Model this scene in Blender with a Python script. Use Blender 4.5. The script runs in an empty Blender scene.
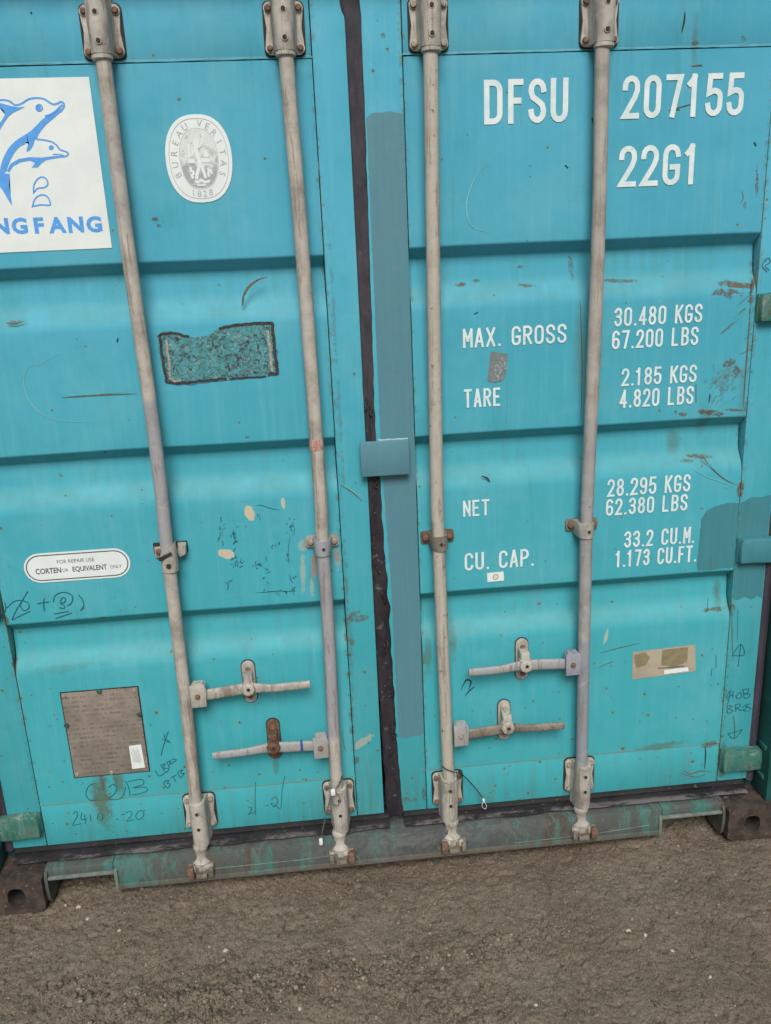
import bpy, bmesh, math, random
import numpy as np
from mathutils import Vector, Matrix, noise as mnoise
random.seed(7); np.random.seed(7)
R = math.radians
S = bpy.context.scene
COL = S.collection

# ------------------------------------------------------------------ camera
F_PX, CX, CY, CZ = 862.7259, -0.1706, -2.2713, 1.8230
PITCH, ROLL, YAW = -0.2962, 0.0437, -0.0834
_m = Matrix.Rotation(YAW, 3, 'Z') @ Matrix.Rotation(PITCH, 3, 'X') @ Matrix.Rotation(ROLL, 3, 'Y')
cam_data = bpy.data.cameras.new('camera'); cam = bpy.data.objects.new('camera', cam_data); COL.objects.link(cam)
c0, c1, c2 = _m.col[0], _m.col[1], _m.col[2]
cam.matrix_world = Matrix(((c0[0], c2[0], -c1[0], CX), (c0[1], c2[1], -c1[1], CY), (c0[2], c2[2], -c1[2], CZ), (0, 0, 0, 1)))
cam_data.sensor_fit = 'HORIZONTAL'; cam_data.sensor_width = 36; cam_data.lens = F_PX/771*36
cam_data.clip_start = 0.02; cam_data.clip_end = 2000
S.camera = cam

# ------------------------------------------------------------------ sky, sun, exposure
SUN_EL, SUN_AZ = 45, -4          # azimuth measured from -Y (in front of the doors) towards -X when negative
world = bpy.data.worlds.new('World'); S.world = world; world.use_nodes = True
wn = world.node_tree; bg = wn.nodes['Background']
sky = wn.nodes.new('ShaderNodeTexSky'); sky.sky_type = 'NISHITA'; sky.sun_disc = False
sky.sun_elevation = R(SUN_EL); sky.sun_rotation = R(180 - SUN_AZ) ; sky.air_density = 1.0; sky.dust_density = 2.5; sky.ozone_density = 1.0
wn.links.new(sky.outputs[0], bg.inputs[0]); bg.inputs[1].default_value = 0.05
sd = bpy.data.lights.new('sun', 'SUN'); sun = bpy.data.objects.new('sun', sd); COL.objects.link(sun)
sd.energy = 2.25; sd.angle = R(28); sd.color = (1.0, 0.965, 0.93)
_az = R(SUN_AZ); sdir = Vector((math.sin(_az)*math.cos(R(SUN_EL)), -math.cos(_az)*math.cos(R(SUN_EL)), math.sin(R(SUN_EL))))
sun.rotation_euler = sdir.to_track_quat('Z', 'Y').to_euler(); sun.location = (0, -5, 6)
S.view_settings.view_transform = 'Standard'; S.view_settings.look = 'None'; S.view_settings.gamma = 1
S.view_settings.exposure = 0.50

# ------------------------------------------------------------------ helpers
def W(u, v, y=0.0):
    """point of the real plane Y=y measured on the photograph -> world (x, z)"""
    k = _m @ Vector(((u-385.5)/F_PX, 1, (512-v)/F_PX)); t = (y-CY)/k.y
    return (CX+t*k.x, CZ+t*k.z)

def link(name, bm, mats, parent=None, smooth=35, loc=None):
    me = bpy.data.meshes.new(name)
    bmesh.ops.recalc_face_normals(bm, faces=bm.faces[:])
    bm.to_mesh(me); bm.free()
    if not isinstance(mats, (list, tuple)): mats = [mats]
    for m in mats: me.materials.append(m)
    if smooth:
        for p in me.polygons: p.use_smooth = True
        me.set_sharp_from_angle(angle=R(smooth))
    o = bpy.data.objects.new(name, me); COL.objects.link(o)
    if parent: o.parent = parent
    if loc: o.location = loc
    return o
def empty(name, loc=(0, 0, 0)):
    o = bpy.data.objects.new(name, None); COL.objects.link(o); o.location = loc; o.empty_display_size = .1; return o
def tag(o, label=None, cat=None, group=None, kind=None):
    if label: o['label'] = label
    if cat: o['category'] = cat
    if group: o['group'] = group
    if kind: o['kind'] = kind
    return o
def merge(dst, src, mat=0, M=None):
    if M is not None: bmesh.ops.transform(src, matrix=M, verts=src.verts)
    vm = [dst.verts.new(v.co) for v in src.verts]; src.verts.index_update()
    for f in src.faces:
        try:
            nf = dst.faces.new([vm[v.index] for v in f.verts]); nf.material_index = mat
        except ValueError: pass
    src.free()
def box(bm, x0, x1, y0, y1, z0, z1, bev=0.0, seg=2, mat=0, M=None):
    t = bmesh.new(); bmesh.ops.create_cube(t, size=1)
    bmesh.ops.scale(t, vec=(abs(x1-x0), abs(y1-y0), abs(z1-z0)), verts=t.verts)
    bmesh.ops.translate(t, vec=((x0+x1)/2, (y0+y1)/2, (z0+z1)/2), verts=t.verts)
    if bev > 0: bmesh.ops.bevel(t, geom=t.edges[:], offset=bev, segments=seg, profile=.5, affect='EDGES', clamp_overlap=True)
    merge(bm, t, mat, M)
def cyl(bm, p0, p1, r0, r1=None, n=16, mat=0, bev=0.0):
    r1 = r0 if r1 is None else r1
    p0, p1 = Vector(p0), Vector(p1); d = p1-p0
    t = bmesh.new(); bmesh.ops.create_cone(t, cap_ends=True, segments=n, radius1=r0, radius2=r1, depth=d.length)
    if bev > 0:
        ed = [e for e in t.edges if all(len(f.verts) > 4 for f in e.link_faces) or any(len(f.verts) > 4 for f in e.link_faces)]
        bmesh.ops.bevel(t, geom=ed, offset=bev, segments=2, profile=.5, affect='EDGES')
    M = Matrix.Translation((p0+p1)/2) @ d.to_track_quat('Z', 'Y').to_matrix().to_4x4()
    merge(bm, t, mat, M)
def lathe(bm, prof, cx, cy, n=24, mat=0):
    """prof: list of (r, z) round a vertical axis"""
    rings = []
    for r, z in prof:
        rings.append([bm.verts.new((cx+r*math.cos(2*math.pi*i/n), cy+r*math.sin(2*math.pi*i/n), z)) for i in range(n)])
    for a, b in zip(rings, rings[1:]):
        for i in range(n): bm.faces.new((a[i], a[(i+1) % n], b[(i+1) % n], b[i])).material_index = mat
    bm.faces.new(rings[0]).material_index = mat; bm.faces.new(rings[-1][::-1]).material_index = mat
def tube(bm, pts, r, n=12, mat=0, rx=None):
    """round tube along pts; r scalar or list"""
    pts = [Vector(p) for p in pts]; rings = []
    for i, p in enumerate(pts):
        d = (pts[min(i+1, len(pts)-1)]-pts[max(i-1, 0)]).normalized()
        up = Vector((0, 1, 0)) if abs(d.y) < .9 else Vector((0, 0, 1))
        a = d.cross(up).normalized(); b = a.cross(d).normalized()
        rr = r[i] if isinstance(r, (list, tuple)) else r
        ra, rb = rr if isinstance(rr, tuple) else (rr, rr)
        rings.append([bm.verts.new(p+a*ra*math.cos(2*math.pi*k/n)+b*rb*math.sin(2*math.pi*k/n)) for k in range(n)])
    for a, b in zip(rings, rings[1:]):
        for k in range(n): bm.faces.new((a[k], a[(k+1) % n], b[(k+1) % n], b[k])).material_index = mat
    bm.faces.new(rings[0]).material_index = mat; bm.faces.new(rings[-1][::-1]).material_index = mat
def smoothpts(pts, n=6):
    """Catmull-Rom through 2-D or 3-D points"""
    P = [Vector(p) for p in pts]; out = []
    for i in range(len(P)-1):
        a = P[max(i-1, 0)]; b = P[i]; c = P[i+1]; d = P[min(i+2, len(P)-1)]
        for k in range(n):
            t = k/n
            out.append(0.5*((2*b)+(-a+c)*t+(2*a-5*b+4*c-d)*t*t+(-a+3*b-3*c+d)*t**3))
    out.append(P[-1]); return out
def prism(bm, outline, y0, y1, mat=0, bev=0.0):
    """outline in (x,z), extruded from y0 (front) to y1 (back)"""
    t = bmesh.new()
    a = [t.verts.new((x, y0, z)) for x, z in outline]; f = t.faces.new(a)
    r = bmesh.ops.extrude_face_region(t, geom=[f])
    vs = [g for g in r['geom'] if isinstance(g, bmesh.types.BMVert)]
    bmesh.ops.translate(t, vec=(0, y1-y0, 0), verts=vs)
    if bev > 0:
        fe = [e for e in t.edges if abs(e.verts[0].co.y-y0) < 1e-6 and abs(e.verts[1].co.y-y0) < 1e-6]
        bmesh.ops.bevel(t, geom=fe, offset=bev, segments=2, profile=.5, affect='EDGES', clamp_overlap=True)
    ng = [f for f in t.faces if len(f.verts) > 4]
    bmesh.ops.triangulate(t, faces=ng)
    merge(bm, t, mat)
def flat(bm, outline, y, mat=0):
    t = bmesh.new(); f = t.faces.new([t.verts.new((x, y, z)) for x, z in outline])
    bmesh.ops.triangulate(t, faces=[f]); merge(bm, t, mat)
def clustered(name, bm, mats, par, thr, label=None):
    """one part per cluster of marks lying closer than thr"""
    bm.verts.ensure_lookup_table(); bm.verts.index_update(); seen = {}; comps = []
    for v in bm.verts:
        if v.index in seen: continue
        st = [v]; seen[v.index] = len(comps); c = []
        while st:
            q = st.pop(); c.append(q)
            for e in q.link_edges:
                w = e.other_vert(q)
                if w.index not in seen: seen[w.index] = len(comps); st.append(w)
        comps.append(c)
    bb = [(min(v.co.x for v in c), max(v.co.x for v in c), min(v.co.z for v in c), max(v.co.z for v in c)) for c in comps]
    par_ = list(range(len(comps)))
    def fd(i):
        while par_[i] != i: i = par_[i]
        return i
    for i in range(len(bb)):
        for j in range(i):
            a, b = bb[i], bb[j]; dx = max(0, a[0]-b[1], b[0]-a[1]); dz = max(0, a[2]-b[3], b[2]-a[3])
            if math.hypot(dx, dz) < thr: par_[fd(i)] = fd(j)
    grp = {}
    for f in bm.faces: grp.setdefault(fd(seen[f.verts[0].index]), []).append(f)
    for k, fs in grp.items():
        nb = bmesh.new(); vm = {}
        for f in fs:
            vs = []
            for v in f.verts:
                if v.index not in vm: vm[v.index] = nb.verts.new(v.co)
                vs.append(vm[v.index])
            nb.faces.new(vs).material_index = f.material_index
        o = link(name, nb, mats, par, 0)
    bm.free()
_lay = [0]
def stroke(bm, pts, w, y, closed=False, mat=0, taper=False):
    """flat ink line of width w along (x,z) pts; each stroke gets a hair more height than the last so none are coplanar"""
    P = [Vector(p) for p in pts]
    Q = [P[0]]
    for p in P[1:]:
        if (p-Q[-1]).length > 1e-5: Q.append(p)
    P = Q
    if closed and (P[0]-P[-1]).length < 1e-5: P.pop()
    n = len(P)
    if n < 2: return
    _lay[0] = (_lay[0]+1) % 12; y = y-_lay[0]*2.5e-5
    L, Rr = [], []
    for i in range(n):
        if closed: a, b = P[i-1], P[(i+1) % n]
        else: a, b = P[max(i-1, 0)], P[min(i+1, n-1)]
        d0 = (P[i]-a); d1 = (b-P[i])
        d0 = d0.normalized() if d0.length > 1e-9 else d1.normalized()
        d1 = d1.normalized() if d1.length > 1e-9 else d0
        t = d0+d1
        t = t.normalized() if t.length > 1e-6 else d0
        nn = Vector((-t.y, t.x)); k = 1/max(.45, nn.dot(Vector((-d0.y, d0.x))))
        ww = w/2
        if taper: ww *= max(.15, math.sin(math.pi*(i+.6)/(n+.2)))
        yy = y-(0 if closed else .00022*i/n); L.append(bm.verts.new((P[i].x+nn.x*ww*k, yy, P[i].y+nn.y*ww*k))); Rr.append(bm.verts.new((P[i].x-nn.x*ww*k, yy, P[i].y-nn.y*ww*k)))
    for i in range(n if closed else n-1):
        j = (i+1) % n
        bm.faces.new((L[i], L[j], Rr[j], Rr[i])).material_index = mat

# ------------------------------------------------------------------ material helpers
def srgb(r, g, b):
    f = lambda c: (c/255/12.92) if c/255 <= .04045 else ((c/255+.055)/1.055)**2.4
    return (f(r), f(g), f(b), 1)
class NT:
    def __init__(s, name):
        s.m = bpy.data.materials.new(name); s.m.use_nodes = True; s.t = s.m.node_tree; s.b = s.t.nodes['Principled BSDF']
        s.co = s.n('ShaderNodeTexCoord').outputs['Object']
    def n(s, typ, **kw):
        x = s.t.nodes.new(typ)
        for k, v in kw.items(): setattr(x, k, v)
        return x
    def l(s, a, b): s.t.links.new(a, b)
    def set(s, inp, v):
        if hasattr(v, 'is_output'): s.l(v, inp)
        else: inp.default_value = v
    def noise(s, scale, detail=4, rough=.6, vec=None, stretch=None, dist=0, off=None):
        v = vec or s.co
        if stretch or off:
            mp = s.n('ShaderNodeMapping'); s.l(v, mp.inputs[0])
            if stretch: mp.inputs['Scale'].default_value = stretch
            if off:
                mp.inputs['Location'].default_value = off
            v = mp.outputs[0]
        x = s.n('ShaderNodeTexNoise'); s.l(v, x.inputs['Vector']); x.inputs['Scale'].default_value = scale
        x.inputs['Detail'].default_value = detail; x.inputs['Roughness'].default_value = rough; x.inputs['Distortion'].default_value = dist
        return x.outputs['Fac']
    def ramp(s, fac, a, b, va=0., vb=1.):
        x = s.n('ShaderNodeMapRange'); x.interpolation_type = 'SMOOTHSTEP'; s.l(fac, x.inputs[0])
        for i, q in enumerate((a, b, va, vb)): s.set(x.inputs[i+1], q)
        return x.outputs[0]
    def math(s, op, a, b=0., clamp=False):
        x = s.n('ShaderNodeMath', operation=op, use_clamp=clamp); s.set(x.inputs[0], a); s.set(x.inputs[1], b); return x.outputs[0]
    def mix(s, fac, a, b, blend='MIX'):
        x = s.n('ShaderNodeMix', data_type='RGBA', blend_type=blend); s.set(x.inputs[0], fac); s.set(x.inputs[6], a); s.set(x.inputs[7], b); return x.outputs[2]
    def xyz(s, v=None):
        x = s.n('ShaderNodeSeparateXYZ'); s.l(v or s.co, x.inputs[0]); return x.outputs
    def bump(s, h, strength=.3, dist=.002, prev=None):
        x = s.n('ShaderNodeBump'); x.inputs['Strength'].default_value = strength; x.inputs['Distance'].default_value = dist
        s.l(h, x.inputs['Height'])
        if prev: s.l(prev, x.inputs['Normal'])
        return x.outputs[0]
    def fin(s, col, rough=.5, normal=None, metal=0., spec=.5):
        s.set(s.b.inputs['Base Color'], col); s.set(s.b.inputs['Roughness'], rough); s.set(s.b.inputs['Metallic'], metal)
        s.b.inputs['Specular IOR Level'].default_value = spec
        if normal: s.l(normal, s.b.inputs['Normal'])
        return s.m

# node group: soft ellipse with a noise-eaten outline, in the X-Z plane
bg_ = bpy.data.node_groups.new('blot', 'ShaderNodeTree')
for nm, tp in (('Vector', 'NodeSocketVector'), ('Noise', 'NodeSocketFloat'), ('Centre', 'NodeSocketVector'), ('InvR', 'NodeSocketVector'), ('Rot', 'NodeSocketFloat'), ('Bite', 'NodeSocketFloat'), ('Soft', 'NodeSocketFloat'), ('Amount', 'NodeSocketFloat')):
    bg_.interface.new_socket(nm, in_out='INPUT', socket_type=tp)
bg_.interface.new_socket('Fac', in_out='OUTPUT', socket_type='NodeSocketFloat')
gi = bg_.nodes.new('NodeGroupInput'); go = bg_.nodes.new('NodeGroupOutput')
def _g(t, **k):
    x = bg_.nodes.new(t)
    for a, b in k.items(): setattr(x, a, b)
    return x
s1 = _g('ShaderNodeVectorMath', operation='SUBTRACT'); bg_.links.new(gi.outputs['Vector'], s1.inputs[0]); bg_.links.new(gi.outputs['Centre'], s1.inputs[1])
s2 = _g('ShaderNodeVectorRotate', rotation_type='Y_AXIS'); bg_.links.new(s1.outputs[0], s2.inputs['Vector']); bg_.links.new(gi.outputs['Rot'], s2.inputs['Angle'])
s3 = _g('ShaderNodeVectorMath', operation='MULTIPLY'); bg_.links.new(s2.outputs[0], s3.inputs[0]); bg_.links.new(gi.outputs['InvR'], s3.inputs[1])
s4 = _g('ShaderNodeVectorMath', operation='LENGTH'); bg_.links.new(s3.outputs[0], s4.inputs[0])
s5 = _g('ShaderNodeMath', operation='SUBTRACT'); bg_.links.new(gi.outputs['Noise'], s5.inputs[0]); s5.inputs[1].default_value = .5
s6 = _g('ShaderNodeMath', operation='MULTIPLY'); bg_.links.new(s5.outputs[0], s6.inputs[0]); bg_.links.new(gi.outputs['Bite'], s6.inputs[1])
s7 = _g('ShaderNodeMath', operation='SUBTRACT'); s7.inputs[0].default_value = 1; bg_.links.new(s4.outputs['Value'], s7.inputs[1])
s8 = _g('ShaderNodeMath', operation='ADD'); bg_.links.new(s7.outputs[0], s8.inputs[0]); bg_.links.new(s6.outputs[0], s8.inputs[1])
s9 = _g('ShaderNodeMapRange', interpolation_type='SMOOTHSTEP'); bg_.links.new(s8.outputs[0], s9.inputs[0]); s9.inputs[1].default_value = 0; bg_.links.new(gi.outputs['Soft'], s9.inputs[2])
s10 = _g('ShaderNodeMath', operation='MULTIPLY'); bg_.links.new(s9.outputs[0], s10.inputs[0]); bg_.links.new(gi.outputs['Amount'], s10.inputs[1])
bg_.links.new(s10.outputs[0], go.inputs[0])
def blots(T, items, nz):
    """items: (u, v, ru, rv, rotdeg, bite, soft, amount) in photo pixels on the door plane"""
    acc = None
    for it in items:
        u, v, ru, rv, rot, bite, soft, am = it
        x, z = W(u, v); sx = abs(W(u+5, v)[0]-W(u-5, v)[0])/10; sz = abs(W(u, v+5)[1]-W(u, v-5)[1])/10
        g = T.n('ShaderNodeGroup'); g.node_tree = bg_
        T.l(T.co, g.inputs['Vector']); T.l(nz, g.inputs['Noise'])
        g.inputs['Centre'].default_value = (x, 0, z); g.inputs['InvR'].default_value = (1/(ru*sx), 0, 1/(rv*sz))
        g.inputs['Rot'].default_value = R(rot); g.inputs['Bite'].default_value = bite*1.45; g.inputs['Soft'].default_value = soft; g.inputs['Amount'].default_value = am
        acc = g.outputs[0] if acc is None else T.math('MAXIMUM', acc, g.outputs[0])
    return acc

TEAL = srgb(78, 164, 190)
DEEP = srgb(68, 156, 180)
def door_paint(side):
    T = NT('door_paint')
    bl = lambda T, items, nz: blots(T, [i for i in items if (i[0] > 366) == (side > 0)], nz)
    x, y, z = T.xyz()
    big = T.noise(1.6, 3, .5); mid = T.noise(9, 5, .65); fine = T.noise(90, 5, .7)
    streak = T.noise(7, 6, .7, stretch=(6, 1, .35)); micro = T.noise(400, 2, .5)
    edge = T.noise(38, 6, .75, dist=.4)
    col = T.mix(T.ramp(big, .35, .65), TEAL, DEEP)
    col = T.mix(T.ramp(z, 0.3, 2.3, 1, 0.05), col, srgb(62, 164, 172))  # sky tint put into the paint by height: bluer at the top, greener below
    col = T.mix(T.math('MULTIPLY', T.ramp(streak, .45, .75), .35), col, srgb(104, 178, 192))
    col = T.mix(T.math('MULTIPLY', T.ramp(mid, .5, .8), .3), col, srgb(52, 140, 150))
    run = T.noise(12, 5, .75, stretch=(3.2, 1, .16), off=(4, 2, 7)); col = T.mix(T.math('MULTIPLY', T.ramp(run, .56, .70), T.ramp(big, .35, .6, .15, .5)), col, srgb(70, 138, 138))
    chalk = T.noise(3.2, 6, .72, off=(9, 2, 2)); col = T.mix(T.math('MULTIPLY', T.ramp(chalk, .5, .66), .18), col, srgb(118, 180, 188))
    # dust that has settled on the upward-facing slopes
    geo = T.n('ShaderNodeNewGeometry'); nz = T.xyz(geo.outputs['True Normal'])[2]
    dust = T.math('MULTIPLY', T.ramp(nz, .12, .5), T.ramp(mid, .3, .6, .05, .35))
    col = T.mix(dust, col, srgb(96, 140, 132))
    # dirt, algae and greenish shade painted into the recessed corrugations
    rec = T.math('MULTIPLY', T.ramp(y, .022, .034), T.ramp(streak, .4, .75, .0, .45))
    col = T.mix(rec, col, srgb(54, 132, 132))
    # grime towards the bottom rail
    low = T.math('MULTIPLY', T.ramp(z, .17, .42, 1, 0), T.ramp(streak, .4, .68))
    col = T.mix(T.math('MULTIPLY', low, .5), col, srgb(70, 120, 108))
    # scattered specks, more of them low down
    cb = T.n('ShaderNodeCombineXYZ'); T.l(x, cb.inputs[0]); T.l(z, cb.inputs[1]); T.l(T.math('MULTIPLY', 3.7, side), cb.inputs[2])
    for sc_, lo, hi, r0, r1, cc_ in ((8.5, .50, .72, .040, .026, srgb(92, 88, 66)), (19, .60, .86, .055, .04, srgb(66, 84, 78)), (5, .50, .75, .03, .018, srgb(98, 78, 58))):
        vor = T.n('ShaderNodeTexVoronoi', voronoi_dimensions='2D'); T.l(cb.outputs[0], vor.inputs['Vector']); vor.inputs['Scale'].default_value = sc_
        sp = T.xyz(vor.outputs['Color'])[0]; size = T.ramp(z, .2, 1.3, r0, r1)
        dd = T.math('ADD', vor.outputs['Distance'], T.math('MULTIPLY', T.math('SUBTRACT', edge, .5), .10))
        thr_ = T.math('ADD', T.ramp(z, .2, 1.5, lo, hi), T.ramp(mid, .40, .60, .22, 0.))
        halo = T.math('MULTIPLY', T.ramp(dd, size, T.math('MULTIPLY', size, 3.2), 1, 0), T.math('GREATER_THAN', sp, thr_))
        spk = T.math('MULTIPLY', T.ramp(dd, T.math('MULTIPLY', size, .5), size, 1, 0), T.math('GREATER_THAN', sp, thr_))
        col = T.mix(T.math('MULTIPLY', halo, .28), col, srgb(92, 150, 132))
        col = T.mix(T.math('MULTIPLY', spk, .85), col, cc_)
    # grime held by the weld lines
    def ln(v_, c_, w_): return T.ramp(T.math('ABSOLUTE', T.math('SUBTRACT', v_, c_)), w_*.4, w_, 1, 0)
    ax = T.math('ABSOLUTE', x)
    onp = T.math('MULTIPLY', T.math('GREATER_THAN', ax, .107), T.math('LESS_THAN', ax, 1.04))
    gl = T.math('MAXIMUM', T.math('MULTIPLY', T.math('MULTIPLY', onp, ln(z, .2965, .0028)), T.ramp(edge, .3, .5, .45, 1)), T.math('MULTIPLY', T.math('MAXIMUM', ln(ax, .107, .0026), ln(ax, 1.040, .003)), T.ramp(streak, .42, .6, .15, .9)))
    col = T.mix(T.math('MULTIPLY', gl, .75), col, srgb(112, 130, 104))
    gw_ = T.math('MULTIPLY', T.math('MAXIMUM', ln(ax, .107, .012), ln(ax, 1.040, .014)), T.ramp(edge, .5, .62))
    col = T.mix(T.math('MULTIPLY', gw_, .55), col, srgb(88, 96, 70))
    top_ = T.math('MULTIPLY', T.math('MULTIPLY', onp, ln(z, 2.2655, .0022)), T.ramp(edge, .35, .55, .3, 1)); col = T.mix(T.math('MULTIPLY', top_, .7), col, srgb(130, 186, 190))
    # pale rub marks
    rub = T.math('MULTIPLY', T.ramp(T.noise(5, 8, .8, dist=1.2, off=(3, 1, 9)), .66, .72), .25)
    col = T.mix(rub, col, srgb(150, 200, 205))
    # stains that sit at one place: brown run-off
    stain = bl(T, [(102, 800, 13, 36, 0, 1.2, .7, .75), (119, 782, 8, 18, 0, 1.0, .7, .6), (96, 762, 10, 20, 0, 1, .6, .5),
        (678, 445, 10, 18, 0, 1, .8, .45), (706, 425, 8, 22, 0, 1, .8, .35), (722, 595, 6, 18, 0, 1.2, .8, .6), (598, 350, 8, 60, 0, .6, .9, .3),
        (580, 350, 10, 70, 0, .6, .9, .35), (318, 570, 12, 28, -10, 1.0, .6, .2), (428, 655, 6, 25, 0, 1, .7, .5), (453, 640, 5, 26, 0, 1, .7, .45),
        (723, 760, 5, 22, 0, 1, .5, .7), (660, 746, 30, 4, 4, 1.5, .6, .5), (276, 767, 4, 10, 0, .6, .5, .4), (420, 650, 8, 60, 0, 1.2, .9, .4), (742, 395, 6, 40, 0, 1, .9, .3), (600, 140, 4, 60, 0, 1, .9, .2), (695, 40, 5, 40, 0, 1, .9, .35),
        (350, 640, 5, 30, 0, 1.5, .6, .3), (60, 670, 60, 5, 3, 2, .8, .25)], edge)
    col = T.mix(stain, col, srgb(84, 90, 60))
    rust = bl(T, [(737, 285, 20, 3.6, -8, 1.6, .35, .95), (730, 293, 15, 5, -4, 3.2, .3, .9), (751, 300, 3, 7, 0, 1.5, .4, .9),
        (727, 364, 9, 4.5, 15, 2.2, .4, .95), (736, 370, 4, 6, 0, 2, .4, .9), (725, 375, 14, 12, 20, 4.5, .3, .4), (712, 413, 15, 3.2, -8, 1.6, .35, 1), (733, 410, 12, 1.5, -5, 1.8, .4, .8), (682, 414, 6, 3, 0, 2, .4, .85), (676, 413, 2, 4, 0, 2, .4, .8),
        (740.5, 491, 4, 9, 0, 1.3, .4, .9), (702, 458, 15, 2.6, -6, 1.8, .4, .85), (690, 462, 8, 2, 0, 2, .4, .6), (729, 327, 12, 1.3, 38, 2, .4, .8), (741, 312, 9, 1.2, 38, 2, .4, .7), (744, 300, 12, 1, 40, 2, .4, .6),
        (462, 285, 6, 3.6, 0, 2, .4, .9), (479, 281, 4, 2, 0, 2, .4, .8), (529, 286, 10, 1.8, -4, 2, .4, .75), (622, 281, 20, 2.2, -3, 1.6, .4, .85), (575, 268, 3, 14, 8, 3, .4, .7), (524, 267, 4, 1.5, 0, 2, .4, .8),
        (155, 219, 4, 3.2, 0, 1.6, .4, .9), (159, 226, 2.5, 2, 0, 1.5, .4, .8), (373, 70.5, 2.2, 3, 0, 1.2, .5, .9), (383.5, 36, 2.5, 4, 0, 2, .5, .8), (387, 49, 2.2, 2, 0, 2, .5, .8),
        (14, 247+75, 10, 1.5, 4, 2, .5, .7), (101, 394.5, 35, .9, 3, 1.6, .6, .6), (710, 744, 9, 3.6, 0, 2.2, .4, .85), (695, 43, 4, 2.5, 0, 2, .5, .9), (757, 182, 2, 18, 3, 2, .4, .85), (745, 205, 2, 4, 0, 2, .4, .5),
        (744, 38, 3, 3, 0, 2, .4, .8), (697, 66, 8, 1.2, 0, 2, .5, .7), (103, 783, 3.5, 18, 0, 1.2, .9, .7), (115, 781, 3, 9, 0, 1.2, .9, .6), (352, 642, 3, 4, 0, 1.5, .5, .6), (349, 655, 4, 1.5, 0, 1.5, .5, .8), (357, 617, 12, 5, 0, 4, .3, .7), (350, 617, 3, 3, 0, 1, .4, .8), (356, 760, 4, 5, 0, 2, .5, .7),
        (715, 611, 11, 2, 0, 2.4, .4, .85), (733, 609, 4, 4, 0, 2.2, .4, .6), (14, 665, 2, 8, 0, 2, .4, .8), (103, 618, 8, 1.5, 4, 2, .5, .8), (354, 374, 2, 2, 0, 1, .5, .7), (334, 318, 1.5, 60, 0, 5, .4, .4), (340, 420, 1.5, 60, 0, 5, .4, .4), (346, 600, 2, 60, -2, 5, .4, .4), (352, 720, 2, 50, -2, 5, .4, .4), (6, 620, 3, 8, 0, 2, .4, .7), (247, 437, 3, 2, 0, 2, .4, .7), (424, 793, 3, 6, 0, 2, .4, .7), (403, 800, 14, 3, 0, 3, .4, .6)], edge)
    rcol = T.mix(T.ramp(fine, .38, .66), srgb(66, 55, 46), srgb(114, 88, 58)); rust = T.math('MULTIPLY', rust, T.ramp(fine, .40, .54, .3, 1.))
    col = T.mix(rust, col, rcol)
    # chips down to pale primer
    chip = bl(T, [(249.5, 513, 5.2, 8.5, 18, .7, .12, 1), (226, 554, 8.5, 5, -12, .7, .12, 1), (283, 503, 2.2, 6, 0, 1.4, .2, .85),
        (303, 546, 6, 7, 0, 1.6, .5, .35), (303, 572, 3.5, 22, -4, 1.5, .6, .45), (337, 560, 4, 12, 5, 1.5, .5, .3), (364, 741, 14, 4, 35, 1.6, .3, .6), (312, 588, 3, 12, -4, 1.5, .5, .4), (606, 637, 2, 9, -12, 1, .3, .6)], edge)
    col = T.mix(chip, col, srgb(190, 182, 158))
    if side < 0: pink = bl(T, [(314, 566, 4, 17, -4, 1.3, .5, .7), (337, 556, 4, 9, 0, 1.4, .5, .6), (305, 545, 3, 5, 0, 1.4, .5, .5)], edge)
    if side < 0: col = T.mix(pink, col, srgb(160, 122, 100))
    b = T.bump(micro, .12, .0006); b = T.bump(T.noise(5, 3, .5), .5, .009, b); b = T.bump(rust, .4, .001, b)
    rough = T.math('ADD', T.ramp(mid, .3, .7, .58, .72), T.math('MULTIPLY', T.math('MAXIMUM', rust, rec), .3))
    return T.fin(col, rough, b, spec=.3)
def simple(name, c1_, c2_, scale=30, rough=.6, bmp=.2, c3=None, t3=.62, stretch=None, spec=.4, metal=0., d=.001):
    T = NT(name); n1 = T.noise(scale, 5, .65, stretch=stretch); col = T.mix(T.ramp(n1, .35, .65), c1_, c2_)
    if c3:
        n2 = T.noise(scale*1.7, 6, .7, off=(5, 3, 1), dist=.5); col = T.mix(T.ramp(n2, t3, t3+.05), col, c3)
    return T.fin(col, rough, T.bump(n1, bmp, d), spec=spec, metal=metal)
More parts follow.
